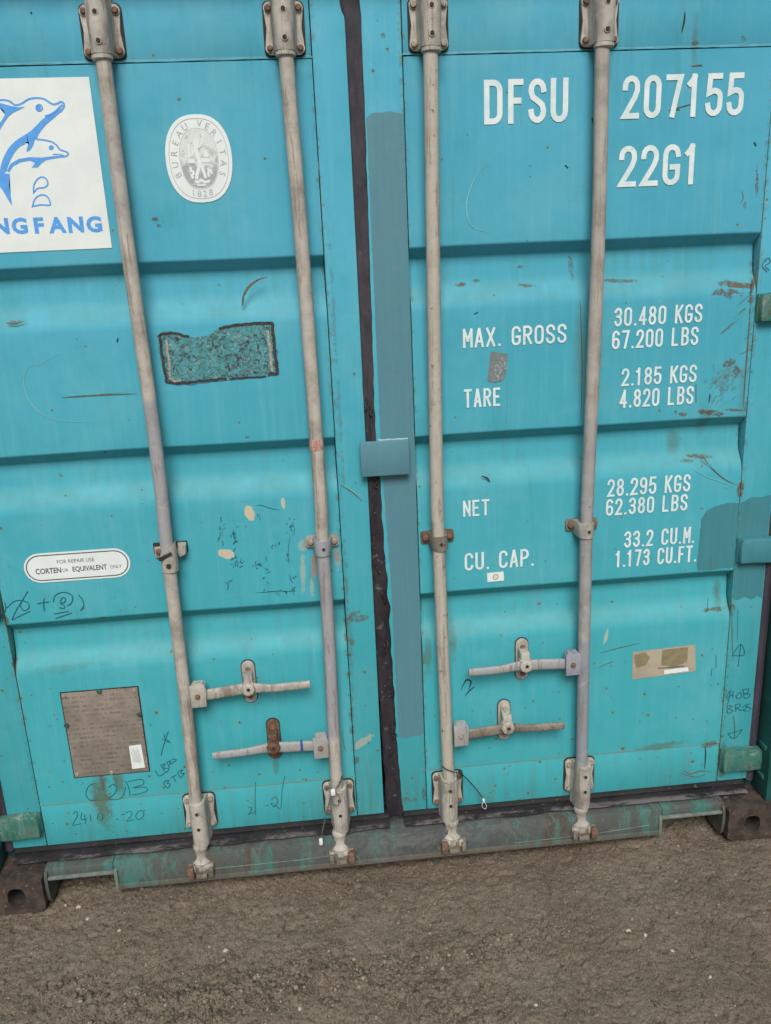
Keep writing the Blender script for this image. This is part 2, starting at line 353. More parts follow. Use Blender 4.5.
def worn(name, base, base2, rust_t=.6, rustc=srgb(112, 78, 56), zones=None, zc=None, scratch=srgb(105, 92, 80), grime=.5):
    """chipped, rust-bled paint over galvanised metal"""
    T = NT(name)
    oi = T.n('ShaderNodeObjectInfo'); ad = T.n('ShaderNodeVectorMath', operation='MULTIPLY_ADD')
    T.l(oi.outputs['Random'], ad.inputs[0]); ad.inputs[1].default_value = (7.1, 3.3, 5.7); T.l(T.co, ad.inputs[2]); v = ad.outputs[0]
    x, y, z = T.xyz()
    a = T.noise(14, 5, .7, vec=v); f = T.noise(70, 6, .75, vec=v, dist=.6); st = T.noise(60, 5, .75, vec=v, stretch=(1, 1, .06), dist=.4)
    col = T.mix(T.ramp(a, .35, .65), base, base2)
    if zones:
        e = T.math('ADD', z, T.math('MULTIPLY', T.math('SUBTRACT', T.noise(30, 4, .7), .5), .03)); zf = None
        for z0, z1, amt in zones:
            q = T.math('MULTIPLY', T.math('MULTIPLY', T.ramp(e, z0-.012, z0+.012), T.ramp(e, z1-.012, z1+.012, 1, 0)), amt)
            zf = q if zf is None else T.math('MAXIMUM', zf, q)
        col = T.mix(zf, col, zc)
    col = T.mix(T.math('MULTIPLY', T.ramp(st, .53, .60), .55), col, scratch)
    col = T.mix(T.math('MULTIPLY', T.ramp(T.noise(26, 6, .8, vec=v, dist=.8, off=(3, 3, 3)), .55, .64), .35), col, srgb(188, 184, 174))
    col = T.mix(T.math('MULTIPLY', T.ramp(a, .5, .8), grime), col, srgb(110, 105, 96))
    r = T.ramp(f, rust_t, rust_t+.06)
    col = T.mix(T.math('MULTIPLY', r, .85), col, T.mix(T.ramp(a, .4, .6), rustc, srgb(82, 60, 48)))
    return T.fin(col, T.ramp(f, .3, .7, .5, .72), T.bump(f, .35, .0012), spec=.35)
M = {}
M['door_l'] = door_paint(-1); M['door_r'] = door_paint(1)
M['teal_plain'] = simple('container_paint', TEAL, DEEP, 5, .5, .1)
M['patch'] = simple('blue_grey_repaint', srgb(84, 132, 146), srgb(78, 127, 140), 8, .5, .15, stretch=(5, 1, .4))
M['patch2'] = simple('teal_grey_repaint', srgb(66, 130, 142), srgb(58, 122, 134), 9, .5, .15, stretch=(5, 1, .4))
M['rubber'] = simple('old_rubber', srgb(54, 50, 60), srgb(68, 64, 74), 30, .75, .5, c3=srgb(98, 92, 92), t3=.66, stretch=(1, 1, .3), d=.002)
def centre_rubber():
    T = NT('torn_rubber'); x, y, z = T.xyz(); a = T.noise(22, 5, .7, stretch=(1, 1, .4)); f = T.noise(40, 6, .75, dist=.5)
    col = T.mix(T.ramp(a, .35, .65), srgb(52, 50, 56), srgb(66, 63, 68)); col = T.mix(T.ramp(T.math('ADD', z, T.math('MULTIPLY', a, .2)), 1.15, 1.55, 1, 0), col, T.mix(T.ramp(a, .4, .6), srgb(34, 31, 36), srgb(50, 46, 50)))
    col = T.mix(T.math('MULTIPLY', T.ramp(f, .60, .66), T.ramp(z, .9, 1.6, .9, .25)), col, srgb(104, 98, 98))
    return T.fin(col, .75, T.bump(f, .6, .003), spec=.3)
M['rubber_c'] = centre_rubber()
def low_rubber():
    T = NT('muddy_rubber'); x, y, z = T.xyz(); a = T.noise(16, 6, .75, stretch=(.35, 1, 1)); b = T.noise(50, 5, .7)
    col = T.mix(T.ramp(a, .4, .6), srgb(26, 26, 28), srgb(42, 41, 43))
    lip = T.math('MULTIPLY', T.ramp(y, -.032, -.020, 1, 0), T.ramp(T.math('ADD', a, T.ramp(x, -.2, .8, 0, .10)), .50, .62)); col = T.mix(T.math('MULTIPLY', lip, .7), col, srgb(108, 103, 102))
    col = T.mix(T.math('MULTIPLY', T.ramp(b, .6, .7), .5), col, srgb(112, 102, 88))
    return T.fin(col, .8, T.bump(b, .6, .003), spec=.3)
M['rubber_low'] = low_rubber()
M['black'] = simple('black_pad', srgb(34, 34, 36), srgb(52, 50, 50), 40, .8, .3)
BEI, BEI2, LAV = srgb(182, 177, 165), srgb(156, 151, 142), srgb(152, 153, 156)
M['hw'] = worn('weathered_hardware', BEI, BEI2, .62)
M['hw_grey'] = worn('galvanised_hardware', srgb(148, 153, 158), srgb(160, 157, 150), .64)
M['hw_dirty'] = worn('muddy_hardware', srgb(134, 130, 118), srgb(108, 103, 92), .54)
M['hw_rust'] = worn('rusted_hardware', srgb(120, 92, 72), srgb(104, 74, 58), .46)
M['rod1'] = worn('rod_paint_a', BEI, BEI2, .66, zones=[(1.08, 1.48, .95), (1.9, 2.12, .3)], zc=LAV, scratch=srgb(120, 98, 80))
M['rod2'] = worn('rod_paint_b', BEI, BEI2, .64, zones=[(.47, 1.06, .9)], zc=LAV, scratch=srgb(120, 96, 78))
M['rod3'] = worn('rod_paint_c', srgb(168, 162, 148), BEI, .6, scratch=srgb(112, 100, 84))
M['rod4'] = worn('rod_paint_d', srgb(170, 166, 156), BEI2, .64, zones=[(.30, .72, .95), (.72, 1.36, .45)], zc=srgb(138, 143, 150), scratch=srgb(130, 118, 104))
M['bolt'] = simple('rusty_bolt', srgb(128, 100, 80), srgb(92, 72, 60), 120, .75, .4)
M['bolt_pale'] = simple('painted_bolt', srgb(165, 158, 142), srgb(130, 108, 88), 110, .7, .4)
M['hole'] = simple('dark_bolt', srgb(40, 38, 38), srgb(60, 54, 50), 90, .8, .2)
M['green'] = simple('green_hinge_paint', srgb(46, 104, 95), srgb(62, 118, 108), 18, .6, .5, c3=srgb(78, 82, 70), t3=.58)
M['post'] = simple('dark_green_post', srgb(26, 78, 72), srgb(38, 96, 90), 9, .6, .2, c3=srgb(50, 52, 48), t3=.62)
M['cast'] = simple('rusted_casting', srgb(78, 68, 60), srgb(50, 43, 39), 22, .85, .9, c3=srgb(124, 104, 84), t3=.60, d=.006)
def brushed(name, a_, b_, c_):
    T = NT(name); x, y, z = T.xyz(); n1 = T.noise(10, 5, .7, stretch=(7, 1, .35)); n2 = T.noise(5, 5, .7); n3 = T.noise(30, 6, .8, dist=.5)
    col = T.mix(T.ramp(n1, .38, .62), a_, b_); col = T.mix(T.math('MULTIPLY', T.ramp(n2, .5, .7), .35), col, c_); col = T.mix(T.math('MULTIPLY', T.ramp(n3, .63, .68), .5), col, srgb(112, 134, 134))
    return T.fin(col, T.ramp(n1, .3, .7, .42, .62), T.bump(n1, .3, .001, T.bump(n2, .4, .006)), spec=.4)
M['patch'] = brushed('blue_grey_repaint', srgb(84, 131, 143), srgb(80, 127, 139), srgb(74, 132, 142))
M['patch2'] = brushed('teal_grey_repaint', srgb(64, 129, 138), srgb(60, 124, 133), srgb(70, 136, 144))
M['green'] = worn('weathered_green_paint', srgb(44, 104, 92), srgb(66, 120, 108), .56, srgb(92, 80, 62), scratch=srgb(96, 132, 120), grime=.75)
def sill_mat():
    T = NT('grimy_sill_paint'); x, y, z = T.xyz()
    a = T.noise(5, 5, .65, stretch=(1, 1, .6)); st = T.noise(9, 6, .78, stretch=(2.2, 1, .45), dist=.6); f = T.noise(55, 6, .8, dist=.4); g = T.noise(14, 6, .8, off=(5, 1, 3), dist=.7)
    col = T.mix(T.ramp(a, .38, .62), srgb(62, 122, 112), srgb(84, 112, 106))
    col = T.mix(T.math('MULTIPLY', T.ramp(g, .56, .62), .7), col, srgb(54, 130, 116))
    col = T.mix(T.math('MULTIPLY', T.ramp(st, .41, .52), .88), col, srgb(84, 83, 78))
    col = T.mix(T.math('MULTIPLY', T.ramp(T.noise(4, 6, .75, stretch=(3, 1, .5), off=(7, 2, 4), dist=.4), .56, .62), .75), col, srgb(84, 62, 46))
    mid = T.math('MULTIPLY', T.ramp(T.math('ABSOLUTE', T.math('SUBTRACT', x, .02)), .1, .6, 1, 0), T.ramp(a, .3, .6, .35, .85))
    col = T.mix(mid, col, T.mix(T.ramp(g, .42, .58), srgb(78, 82, 84), srgb(104, 106, 104)))
    mud = T.math('MULTIPLY', T.ramp(T.math('ADD', z, T.math('MULTIPLY', g, .09)), .066, .098, 1, 0), .8)
    col = T.mix(mud, col, srgb(104, 96, 82))
    col = T.mix(T.math('MULTIPLY', T.ramp(f, .56, .64), .6), col, srgb(118, 112, 98)); col = T.mix(T.math('MULTIPLY', T.ramp(f, .34, .42, 1, 0), .6), col, srgb(52, 50, 46))
    return T.fin(col, .78, T.bump(f, .6, .002, T.bump(a, .6, .012)), spec=.3)
M['sill'] = sill_mat()
M['rim'] = simple('scraped_rim', srgb(118, 132, 124), srgb(96, 104, 96), 30, .7, .4, c3=srgb(110, 84, 62), t3=.60)
M['white'] = simple('white_lettering', srgb(218, 228, 226), srgb(198, 216, 216), 22, .55, .1, c3=srgb(120, 176, 186), t3=.655)
M['sticker'] = simple('white_vinyl', srgb(222, 230, 226), srgb(214, 223, 220), 12, .4, .05, c3=srgb(196, 202, 196), t3=.72)
M['blue'] = simple('blue_ink', srgb(88, 160, 226), srgb(78, 150, 218), 60, .5, .02)
M['ink'] = simple('marker_ink', srgb(24, 78, 92), srgb(36, 92, 104), 60, .6, .02)
M['ink_dark'] = simple('dark_print', srgb(70, 76, 84), srgb(84, 88, 94), 60, .6, .02)
M['ink_grey'] = simple('faded_print', srgb(150, 158, 158), srgb(170, 178, 178), 60, .6, .02)
M['scr'] = simple('scratch_brown', srgb(110, 98, 70), srgb(80, 78, 62), 80, .8, .1)
M['scr_dark'] = simple('scratch_dark', srgb(40, 66, 74), srgb(30, 48, 56), 80, .8, .1)
M['scr_pale'] = simple('scratch_pale', srgb(118, 180, 186), srgb(140, 186, 186), 80, .7, .1)

# ================================================================== THE CONTAINER
cont = tag(empty('shipping_container', (0, 0, 0)), 'turquoise steel shipping container with closed double doors and four pale locking rods, on the dirt', 'shipping container')

ZB0, ZB1, ZT0, ZT1 = .158, .2965, 2.262, 2.43
CI, EO, XO = .107, 1.040, 1.137
def door(side):
    s = side; bm = bmesh.new()
    xin = -.0255 if s < 0 else .0
    def bx(xa, xb, z0, z1, b=.0025):
        box(bm, min(xa, xb), max(xa, xb), 0, .045, z0, z1, b)
    bx(xin, s*CI, ZB0, ZT1); bx(s*EO, s*XO, ZB0, ZT1)
    bx(s*(CI+.002), s*(EO-.002), ZT0+.002, ZT1, .0015); bx(s*(CI+.002), s*(EO-.002), ZB0, ZB1-.002, .0015)
    # corrugated infill sheet, profile swept along X
    zc = (1.814, 1.346, .877) if s < 0 else (1.822, 1.334, .876)
    raw = [(0, ZB1+.002)]
    for c in sorted(zc):
        raw += [(0, c-.140), (.031, c-.100), (.038, c-.029), (0, c)]
    raw.append((0, ZT0-.003))
    prof = [raw[0]]
    for i in range(1, len(raw)-1):
        a, b, c = (Vector(raw[j]) for j in (i-1, i, i+1))
        k = (i-1) % 4
        r = {0: .024, 1: .020, 2: .005, 3: .005}[k]
        d0 = (a-b).normalized(); d1 = (c-b).normalized(); p0 = b+d0*r; p1 = b+d1*r
        for t in range(6):
            q = t/5; prof.append(tuple(p0*(1-q)**2+b*2*q*(1-q)+p1*q*q))
    prof.append(raw[-1])
    # add intermediate points for dents
    fin = []
    for a, b in zip(prof, prof[1:]):
        n = max(1, int((Vector(b)-Vector(a)).length/.04))
        for k in range(n): fin.append((a[0]+(b[0]-a[0])*k/n, a[1]+(b[1]-a[1])*k/n))
    fin.append(prof[-1])
    NX = 40; x0, x1 = s*(CI+.002), s*(EO-.002); grid = []
    for i in range(NX+1):
        x = x0+(x1-x0)*i/NX; row = []
        for yy, zz in fin:
            e = min(1, min(abs(x-x0), abs(x-x1))/.08)*min(1, min(zz-raw[0][1], raw[-1][1]-zz)/.08)
            dn = (mnoise.noise(Vector((x*3.1, 5*s, zz*3.7)))*.7+mnoise.noise(Vector((x*8, 9, zz*9)))*.3)*.0009*e
            row.append(bm.verts.new((x, yy+.0002+dn*.45+.0005*e, zz+.0025*e*mnoise.noise(Vector((x*2.3, 3, zz*.4))))))
        grid.append(row)
    for a, b in zip(grid, grid[1:]):
        for j in range(len(fin)-1): bm.faces.new((a[j], a[j+1], b[j+1], b[j]))
    # ragged weld beads along the sheet edges
    def bead(p, q, r=.0024):
        n = int((Vector(q)-Vector(p)).length/.02); pts = []
        for i in range(n+1):
            v = Vector(p).lerp(Vector(q), i/n); pts.append((v.x+random.uniform(-1, 1)*.0004, v.y, v.z+random.uniform(-1, 1)*.0006))
        tube(bm, pts, [max(.0005, r+random.uniform(-.0007, .0007)) for _ in pts], 6)
    bead((s*CI, .002, ZT0+.001), (s*EO, .002, ZT0+.001)); bead((s*CI, .002, ZB1), (s*EO, .002, ZB1))
    # stops the eye looking into the box at the door's back
    box(bm, min(x0, x1), max(x0, x1), .047, .052, ZB0, ZT1)
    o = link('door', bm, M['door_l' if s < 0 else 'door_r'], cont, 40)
    o['label'] = ('left' if s < 0 else 'right')+' hand turquoise corrugated door leaf'
    return o
DL, DR = door(-1), door(1)
DL['label'] = 'corrugated door leaf with the dolphin sticker and data plate'
DR['label'] = 'corrugated door leaf with white weight markings and blue-grey repainted stile'

# ---- centre gasket, ragged edges
def centre_gasket():
    bm = bmesh.new()
    key = [(.150, -.016, .036), (.20, -.018, .033), (.30, -.019, .029), (.42, -.022, .024), (.60, -.024, .022), (.85, -.026, .019), (1.10, -.026, .011), (1.24, -.0255, .009), (1.32, -.0255, .002), (1.45, -.0265, .004), (1.8, -.026, .0085), (2.1, -.0262, .0125), (2.3, -.0265, .0135), (2.345, -.027, .0135), (2.362, -.036, .0135), (2.42, -.042, .0135)]
    zs = np.arange(.150, 2.43, .012); rows = []
    for z in zs:
        k = [q[0] for q in key]; xl = np.interp(z, k, [q[1] for q in key]); xr = np.interp(z, k, [q[2] for q in key])
        amp = .0012 if z > 1.5 else .0055
        xr += mnoise.noise(Vector((z*22, 1, 0)))*amp*1.3; xl += mnoise.noise(Vector((z*16, 7, 0)))*amp*.6
        row = []
        lo = z < 1.0
        for j, (t, yy) in enumerate(((0, .002), (.06, -.0022), (.25, -.0035), (.5, .0005 if not lo else -.001), (.75, -.0035), (.94, -.0022), (1, .002))):
            row.append(bm.verts.new((xl+(xr-xl)*t, yy+mnoise.noise(Vector((t*3, z*25, 4)))*.0015, z)))
        rows.append(row)
    for a, b in zip(rows, rows[1:]):
        for j in range(6): bm.faces.new((a[j], a[j+1], b[j+1], b[j]))
    # torn lumps
    for z, x in ((1.415, -.018), (1.40, -.012), (1.20, -.005), (.95, -.012), (.86, .004), (.70, 0), (.56, .012), (.42, .014), (.36, .0), (.25, .02)):
        pts = [(x+random.uniform(-.007, .007), -.006-random.random()*.003, z+k*.008) for k in range(5)]
        tube(bm, smoothpts(pts, 3), .0028, 6)
    return link('door_gasket', bm, M['rubber_c'], DR, 50)
centre_gasket()
def side_gasket(s, par):
    bm = bmesh.new(); rows = []
    for z in np.arange(.150, 2.43, .02):
        row = []
        for x, y in ((1.1375, .03), (1.1385, .004), (1.150, -.004), (1.163, .004), (1.1645, .03)):
            row.append(bm.verts.new((s*(x+mnoise.noise(Vector((z*9, x*50, s)))*.0015), y, z)))
        rows.append(row)
    for a, b in zip(rows, rows[1:]):
        for j in range(4): bm.faces.new((a[j], a[j+1], b[j+1], b[j]))
    link('side_gasket', bm, M['rubber'], par, 50)
side_gasket(-1, DL); side_gasket(1, DR)
def bottom_gasket(s, par):
    bm = bmesh.new(); rows = []
    x0 = .035 if s > 0 else .012
    for x in np.arange(x0, 1.135, .01):
        w = mnoise.noise(Vector((x*9*s, 2, s*5))); w2 = mnoise.noise(Vector((x*25*s, 8, 1)))
        row = []
        for y, z in ((.006, .157), (-.006, .1565), (-.012+.002*w, .150), (-.010, .143), (-.018, .141+.004*w2), (-.034+.008*w, .136+.004*w2), (-.038+.008*w, .131+.003*w2), (-.030, .1285), (.01, .1285)):
            row.append(bm.verts.new((s*x, y, z)))
        rows.append(row)
    for a, b in zip(rows, rows[1:]):
        for j in range(8): bm.faces.new((a[j], a[j+1], b[j+1], b[j]))
    link('bottom_gasket', bm, M['rubber_low'], par, 50)
bottom_gasket(-1, DL); bottom_gasket(1, DR)

# ---- blue-grey repaint areas
def jag(pts, amp, step=.006, closed=True, seed=0):
    out = []; n = len(pts)
    for i in range(n if closed else n-1):
        a = Vector(pts[i]); b = Vector(pts[(i+1) % n]); L = (b-a).length; m = max(1, int(L/step)); d = (b-a).normalized(); nn = Vector((-d.y, d.x))
        for k in range(m):
            p = a.lerp(b, k/m); q = mnoise.noise(Vector((p.x*70+seed, p.y*70, seed)))*amp
            out.append(tuple(p+nn*(q if k else 0)))
    return out
bm = bmesh.new()
def slab(bm, outl, y=-.0007, mat=0): prism(bm, outl, y, -.00005, mat)
slab(bm, jag([(.0145, 2.128), (.03, 2.138), (.075, 2.140), (.1055, 2.134), (.1055, .425), (.085, .418), (.07, .42), (.05, .413), (.030, .42), (.028, .6), (.026, .9), (.020, 1.1), (.0145, 1.3), (.0145, 1.9)], .0022, .01))
bm2_lock = bm
rp = link('repaint_patch', bm, M['patch'], DR, 30); rp['label'] = 'blue-grey brushed repaint on the inner stile'
bm = bmesh.new()
slab(bm, jag([W(700, 590-5) if 0 else (.925, .905), (.928, .99), (.93, 1.045), (.945, 1.068), (.985, 1.082), (1.02, 1.085), (1.038, 1.082), (1.038, .886), (.98, .884), (.93, .884)], .003, .008), -.0009)
slab(bm, jag([(1.0425, .785), (1.0425, 1.082), (1.075, 1.098), (1.1, 1.095), (1.134, 1.10), (1.134, .78), (1.12, .79), (1.10, .778), (1.08, .79), (1.06, .78)], .003, .008), -.0009)
link('repaint_patch', bm, M['patch2'], DR, 30)['label'] = 'darker teal-grey repaint around the hinge'

# ---- lock plate over the centre joint
bm = bmesh.new()
box(bm, -.044, .088, -.030, -.020, 1.238, 1.334, .003, 2)
box(bm, -.002, .086, -.021, 0, 1.243, 1.329, .002, 2)
tube(bm, [(x, -.019+random.uniform(-.001, .001), 1.3335+random.uniform(-.001, .0015)) for x in np.linspace(.005, .086, 9)], .0035, 8, 1)  # weld bead on the top edge, its highlight painted in as a pale colour
link('lock_plate', bm, [M['patch'], simple('weld_highlight_paint', srgb(160, 182, 190), srgb(120, 160, 172), 40, .5, .3)], DR)

# ---- locking rods
RODP = {
 1: [(-.585, 2.50), (-.583, 2.268), (-.580, 1.869), (-.573, 1.50), (-.571, 1.270), (-.574, 1.085), (-.575, .626), (-.580, .328), (-.583, .120)],
 2: [(-.170, 2.50), (-.169, 2.262), (-.162, 1.852), (-.157, 1.215), (-.160, 1.082), (-.159, .853), (-.164, .473), (-.165, .318), (-.167, .120)],
 3: [(.171, 2.50), (.169, 2.263), (.163, 1.814), (.157, 1.165), (.158, 1.059), (.166, .55), (.170, .330), (.176, .120)],
 4: [(.582, 2.50), (.582, 2.259), (.585, 1.772), (.576, 1.165), (.575, 1.067), (.580, .381), (.582, .120)]}
def cam_head(bm, x, z, flip):
    y = -.044
    lathe(bm, [(.0175, z+.075), (.021, z+.070), (.023, z+.062), (.020, z+.055), (.0185, z+.045), (.0195, z+.030), (.024, z+.022), (.029, z+.016)], x, y, 20)
    # cam: flat C-shaped disc with two lugs
    out = []
    for a in range(-40, 221, 20): out.append((x+.031*math.cos(R(a)), y-.024*math.sin(R(a))))
    out += [(x-.012, y+.004), (x-.010, y-.008), (x+.010, y-.008), (x+.012, y+.004)]
    t = bmesh.new(); f = t.faces.new([t.verts.new((px, py, z+.004)) for px, py in out]); r = bmesh.ops.extrude_face_region(t, geom=[f])
    bmesh.ops.translate(t, vec=(0, 0, .016), verts=[g for g in r['geom'] if isinstance(g, bmesh.types.BMVert)])
    bmesh.ops.triangulate(t, faces=[f for f in t.faces if len(f.verts) > 4]); merge(bm, t)
    box(bm, x+flip*.006, x+flip*.034, -.072, -.052, z-.004, z+.012, .004)
    box(bm, x-flip*.034, x-flip*.018, -.070, -.050, z-.012, z+.010, .004)
    box(bm, x-.010, x+.010, -.066, -.054, z-.012, z+.010, .003)
def rod(k, par, flip):
    bm = bmesh.new(); pts = smoothpts([(x, -.044, z) for x, z in RODP[k]], 5)
    tube(bm, pts, .0178, 20)
    cam_head(bm, RODP[k][-1][0], .075, flip)
    # collar pieces
    lx = RODP[k][-1][0]
    return link('locking_rod', bm, M['rod%d' % k], par, 40)
rods = {1: rod(1, DL, 1), 2: rod(2, DL, 1), 3: rod(3, DR, -1), 4: rod(4, DR, -1)}
rods[1]['label'] = 'rod with a lavender-grey bare stretch at mid height'

# ---- cam brackets (one master, copies)
def bracket_mesh(up, pale):
    """plate with waist, four bolts, half-round housing; local origin at plate centre on the door face"""
    bm = bmesh.new(); w, h = .046, .056
    def outline(w, h, waist):
        pts = []
        for sx, sz, a0 in ((1, 1, 0), (-1, 1, 90), (-1, -1, 180), (1, -1, 270)):
            for a in range(0, 91, 18):
                pts.append((sx*(w-.014)+.014*math.cos(R(a0+a)), sz*(h-.014)+.014*math.sin(R(a0+a))))
            if (sx, sz) == (-1, 1): pts.append((-w+waist, 0))
            if (sx, sz) == (1, -1): pts.append((w-waist, 0))
        return pts
    prism(bm, outline(w+.0025, h+.003, .0), -.0035, 0, 2)
    prism(bm, outline(w, h, .005), -.010, -.0036, 0, .0015)
    d = -1 if up else 1          # housing reaches past the plate on the side of the cam
    z0, z1 = (-h-.034, h+.004) if not up else (-h+.002, h+.05)
    prof = []
    for a in range(0, 181, 15): prof.append((.0245*math.cos(R(a)), -.044-.0235*math.sin(R(a))))
    prof = [(.030, -.0101), (.0265, -.020)]+prof+[(-.0265, -.020), (-.030, -.0101)]
    n = 10; rows = []
    for i in range(n+1):
        t = i/n; z = z0+(z1-z0)*t; e = 1-.07*(abs(2*t-1)**4); wv = 1+.10*math.cos(4*math.pi*t)*(.3)
        rows.append([bm.verts.new((px*e*wv, -.010+(py+.010)*e, z)) for px, py in prof])
    for a, b in zip(rows, rows[1:]):
        for j in range(len(prof)-1): bm.faces.new((a[j], a[j+1], b[j+1], b[j]))
    bm.faces.new(rows[0]); bm.faces.new(rows[-1][::-1])
    for sx in (-1, 1):
        for sz in (-1, 1):
            r = random.uniform(.0072, .0085)
            cx, cz = sx*.0355, sz*.042
            cyl(bm, (cx, -.010, cz), (cx, -.012, cz), .0105, .0105, 16, 0)
            cyl(bm, (cx, -.0118, cz), (cx, -.0195, cz), r, r*.82, 12, 1, .0015)
    for zz in ((-.022, .030) if not up else (-.030, .028)):
        cyl(bm, (0, -.0665, zz), (0, -.0705, zz), .0055, .0048, 10, 3)
        cyl(bm, (0, -.066, zz), (0, -.0682, zz), .0085, .008, 12, 0)
    if up: lathe(bm, [(.019, z0-.001), (.0235, z0-.003), (.024, z0-.010), (.022, z0-.0125), (.018, z0-.0135)], 0, -.044, 20)
    else:
        lathe(bm, [(.019, z1+.001), (.0225, z1-.0005), (.0235, z1-.006)], 0, -.044, 20)
    return bm
def hw(name, bm, mats, par, loc, rot=0):
    o = link(name, bm, mats, par, 40, loc)
    if rot: o.rotation_euler = (0, rot, 0)
    return o
random.seed(3)
bo, bp = M['bolt'], M['bolt_pale']
bots = [(-.5785, .234, DL, 'hw', bp), (-.161, .235, DL, 'hw', bo), (.1725, .232, DR, 'hw', bo), (.5865, .236, DR, 'hw', bp)]
tops = [(-.5845, 2.325, DL, 'hw', bo), (-.169, 2.323, DL, 'hw', bo), (.1705, 2.324, DR, 'hw', bp), (.5855, 2.324, DR, 'hw', bo)]
m_up = {}; 
for grp, up in ((bots, False), (tops, True)):
    for x, z, par, mm, bb in grp:
        hw('cam_bracket', bracket_mesh(up, 0), [M[mm], bb, M['black'], M['hole']], par, (x, 0, z), random.uniform(-.012, .012))

# ---- mid-height rod guides
def guide_mesh(w=.088):
    bm = bmesh.new(); out = []
    for sx, a0 in ((1, -90), (-1, 90)):
        for a in range(0, 181, 20): c_, s_ = math.cos(R(a0+a)), math.sin(R(a0+a)); out.append((sx*(w/2-.017)+.019*math.copysign(abs(c_)**.45, c_), .0175*math.copysign(abs(s_)**.45, s_)))
    prism(bm, out, -.008, 0, 3, .002)
    prof = [(.026, -.008)]+[(.0225*math.cos(R(a)), -.044-.0235*math.sin(R(a))) for a in range(0, 181, 15)]+[(-.026, -.008)]
    rows = [[bm.verts.new((px*e, py*(1 if abs(z) < .02 else .985), z-.002)) for px, py in prof] for z, e in ((-.023, .95), (-.021, 1), (.017, 1), (.019, .95))]
    for a, b in zip(rows, rows[1:]):
        for j in range(len(prof)-1): bm.faces.new((a[j], a[j+1], b[j+1], b[j]))
    bm.faces.new(rows[0]); bm.faces.new(rows[-1][::-1])
    for sx in (-1, 1):
        cyl(bm, (sx*(w/2-.011), -.008, .001), (sx*(w/2-.011), -.018, .001), .0098, .008, 12, 1, .002)
    cyl(bm, (.002, -.066, -.004), (.002, -.0695, -.004), .0045, .004, 10, 2)
    return bm
hw('rod_guide', guide_mesh(), [M['hw_grey'], M['bolt_pale'], M['hole'], M['hw']], DL, (-.160, 0, 1.058), .02)
hw('rod_guide', guide_mesh(.09), [M['hw_dirty'], M['bolt'], M['hole'], M['hw_rust']], DR, (.161, 0, 1.048), -.02)['label'] = 'guide with rust-brown bolt ears'
hw('rod_guide', guide_mesh(.088), [M['hw'], M['bolt'], M['hole'], M['hw_dirty']], DR, (.574, 0, 1.054))
# broken one on the first rod: dark pad showing, strap hanging skewed
bm = bmesh.new()
box(bm, -.046, .046, -.006, 0, -.006, .026, .004, 2, 2)
box(bm, -.043, -.017, -.010, -.006, -.016, .016, .004, 2, 0); box(bm, .020, .043, -.010, -.006, -.008, .024, .004, 2, 0)
cyl(bm, (-.031, -.010, .002), (-.031, -.019, .002), .009, .0075, 12, 1, .002); cyl(bm, (.032, -.012, .008), (.032, -.022, .008), .0095, .008, 12, 1, .002)
prof = [(.0225*math.cos(R(a)), -.044-.0225*math.sin(R(a))) for a in range(-30, 211, 15)]
rows = []
for k, t in enumerate(np.linspace(0, 1, 6)):
    rows.append([bm.verts.new((px*(1 if 0 < k < 5 else .96), py, -.042+.035*t+(t*(.022+px*1.1 if px > -.004 else .018+px*.2)))) for px, py in prof])
for a, b in zip(rows, rows[1:]):
    for j in range(len(prof)-1): bm.faces.new((a[j], a[j+1], b[j+1], b[j]))
bm.faces.new(rows[0]); bm.faces.new(rows[-1][::-1])
prism(bm, [(.018, .004), (.026, .026), (.045, .022), (.042, -.004), (.026, -.012)], -.030, -.0101, 0, .002)
cyl(bm, (.000, -.066, -.022), (.000, -.0705, -.022), .007, .006, 10, 2)
box(bm, -.022, .016, -.070, -.062, .003, .012, .002, 1, 2, Matrix.Rotation(-.45, 4, 'Y'))
hw('rod_guide', bm, [M['hw'], M['bolt'], M['black']], DL, (-.572, 0, 1.060))['label'] = 'broken rod guide with skewed strap and black pad showing'

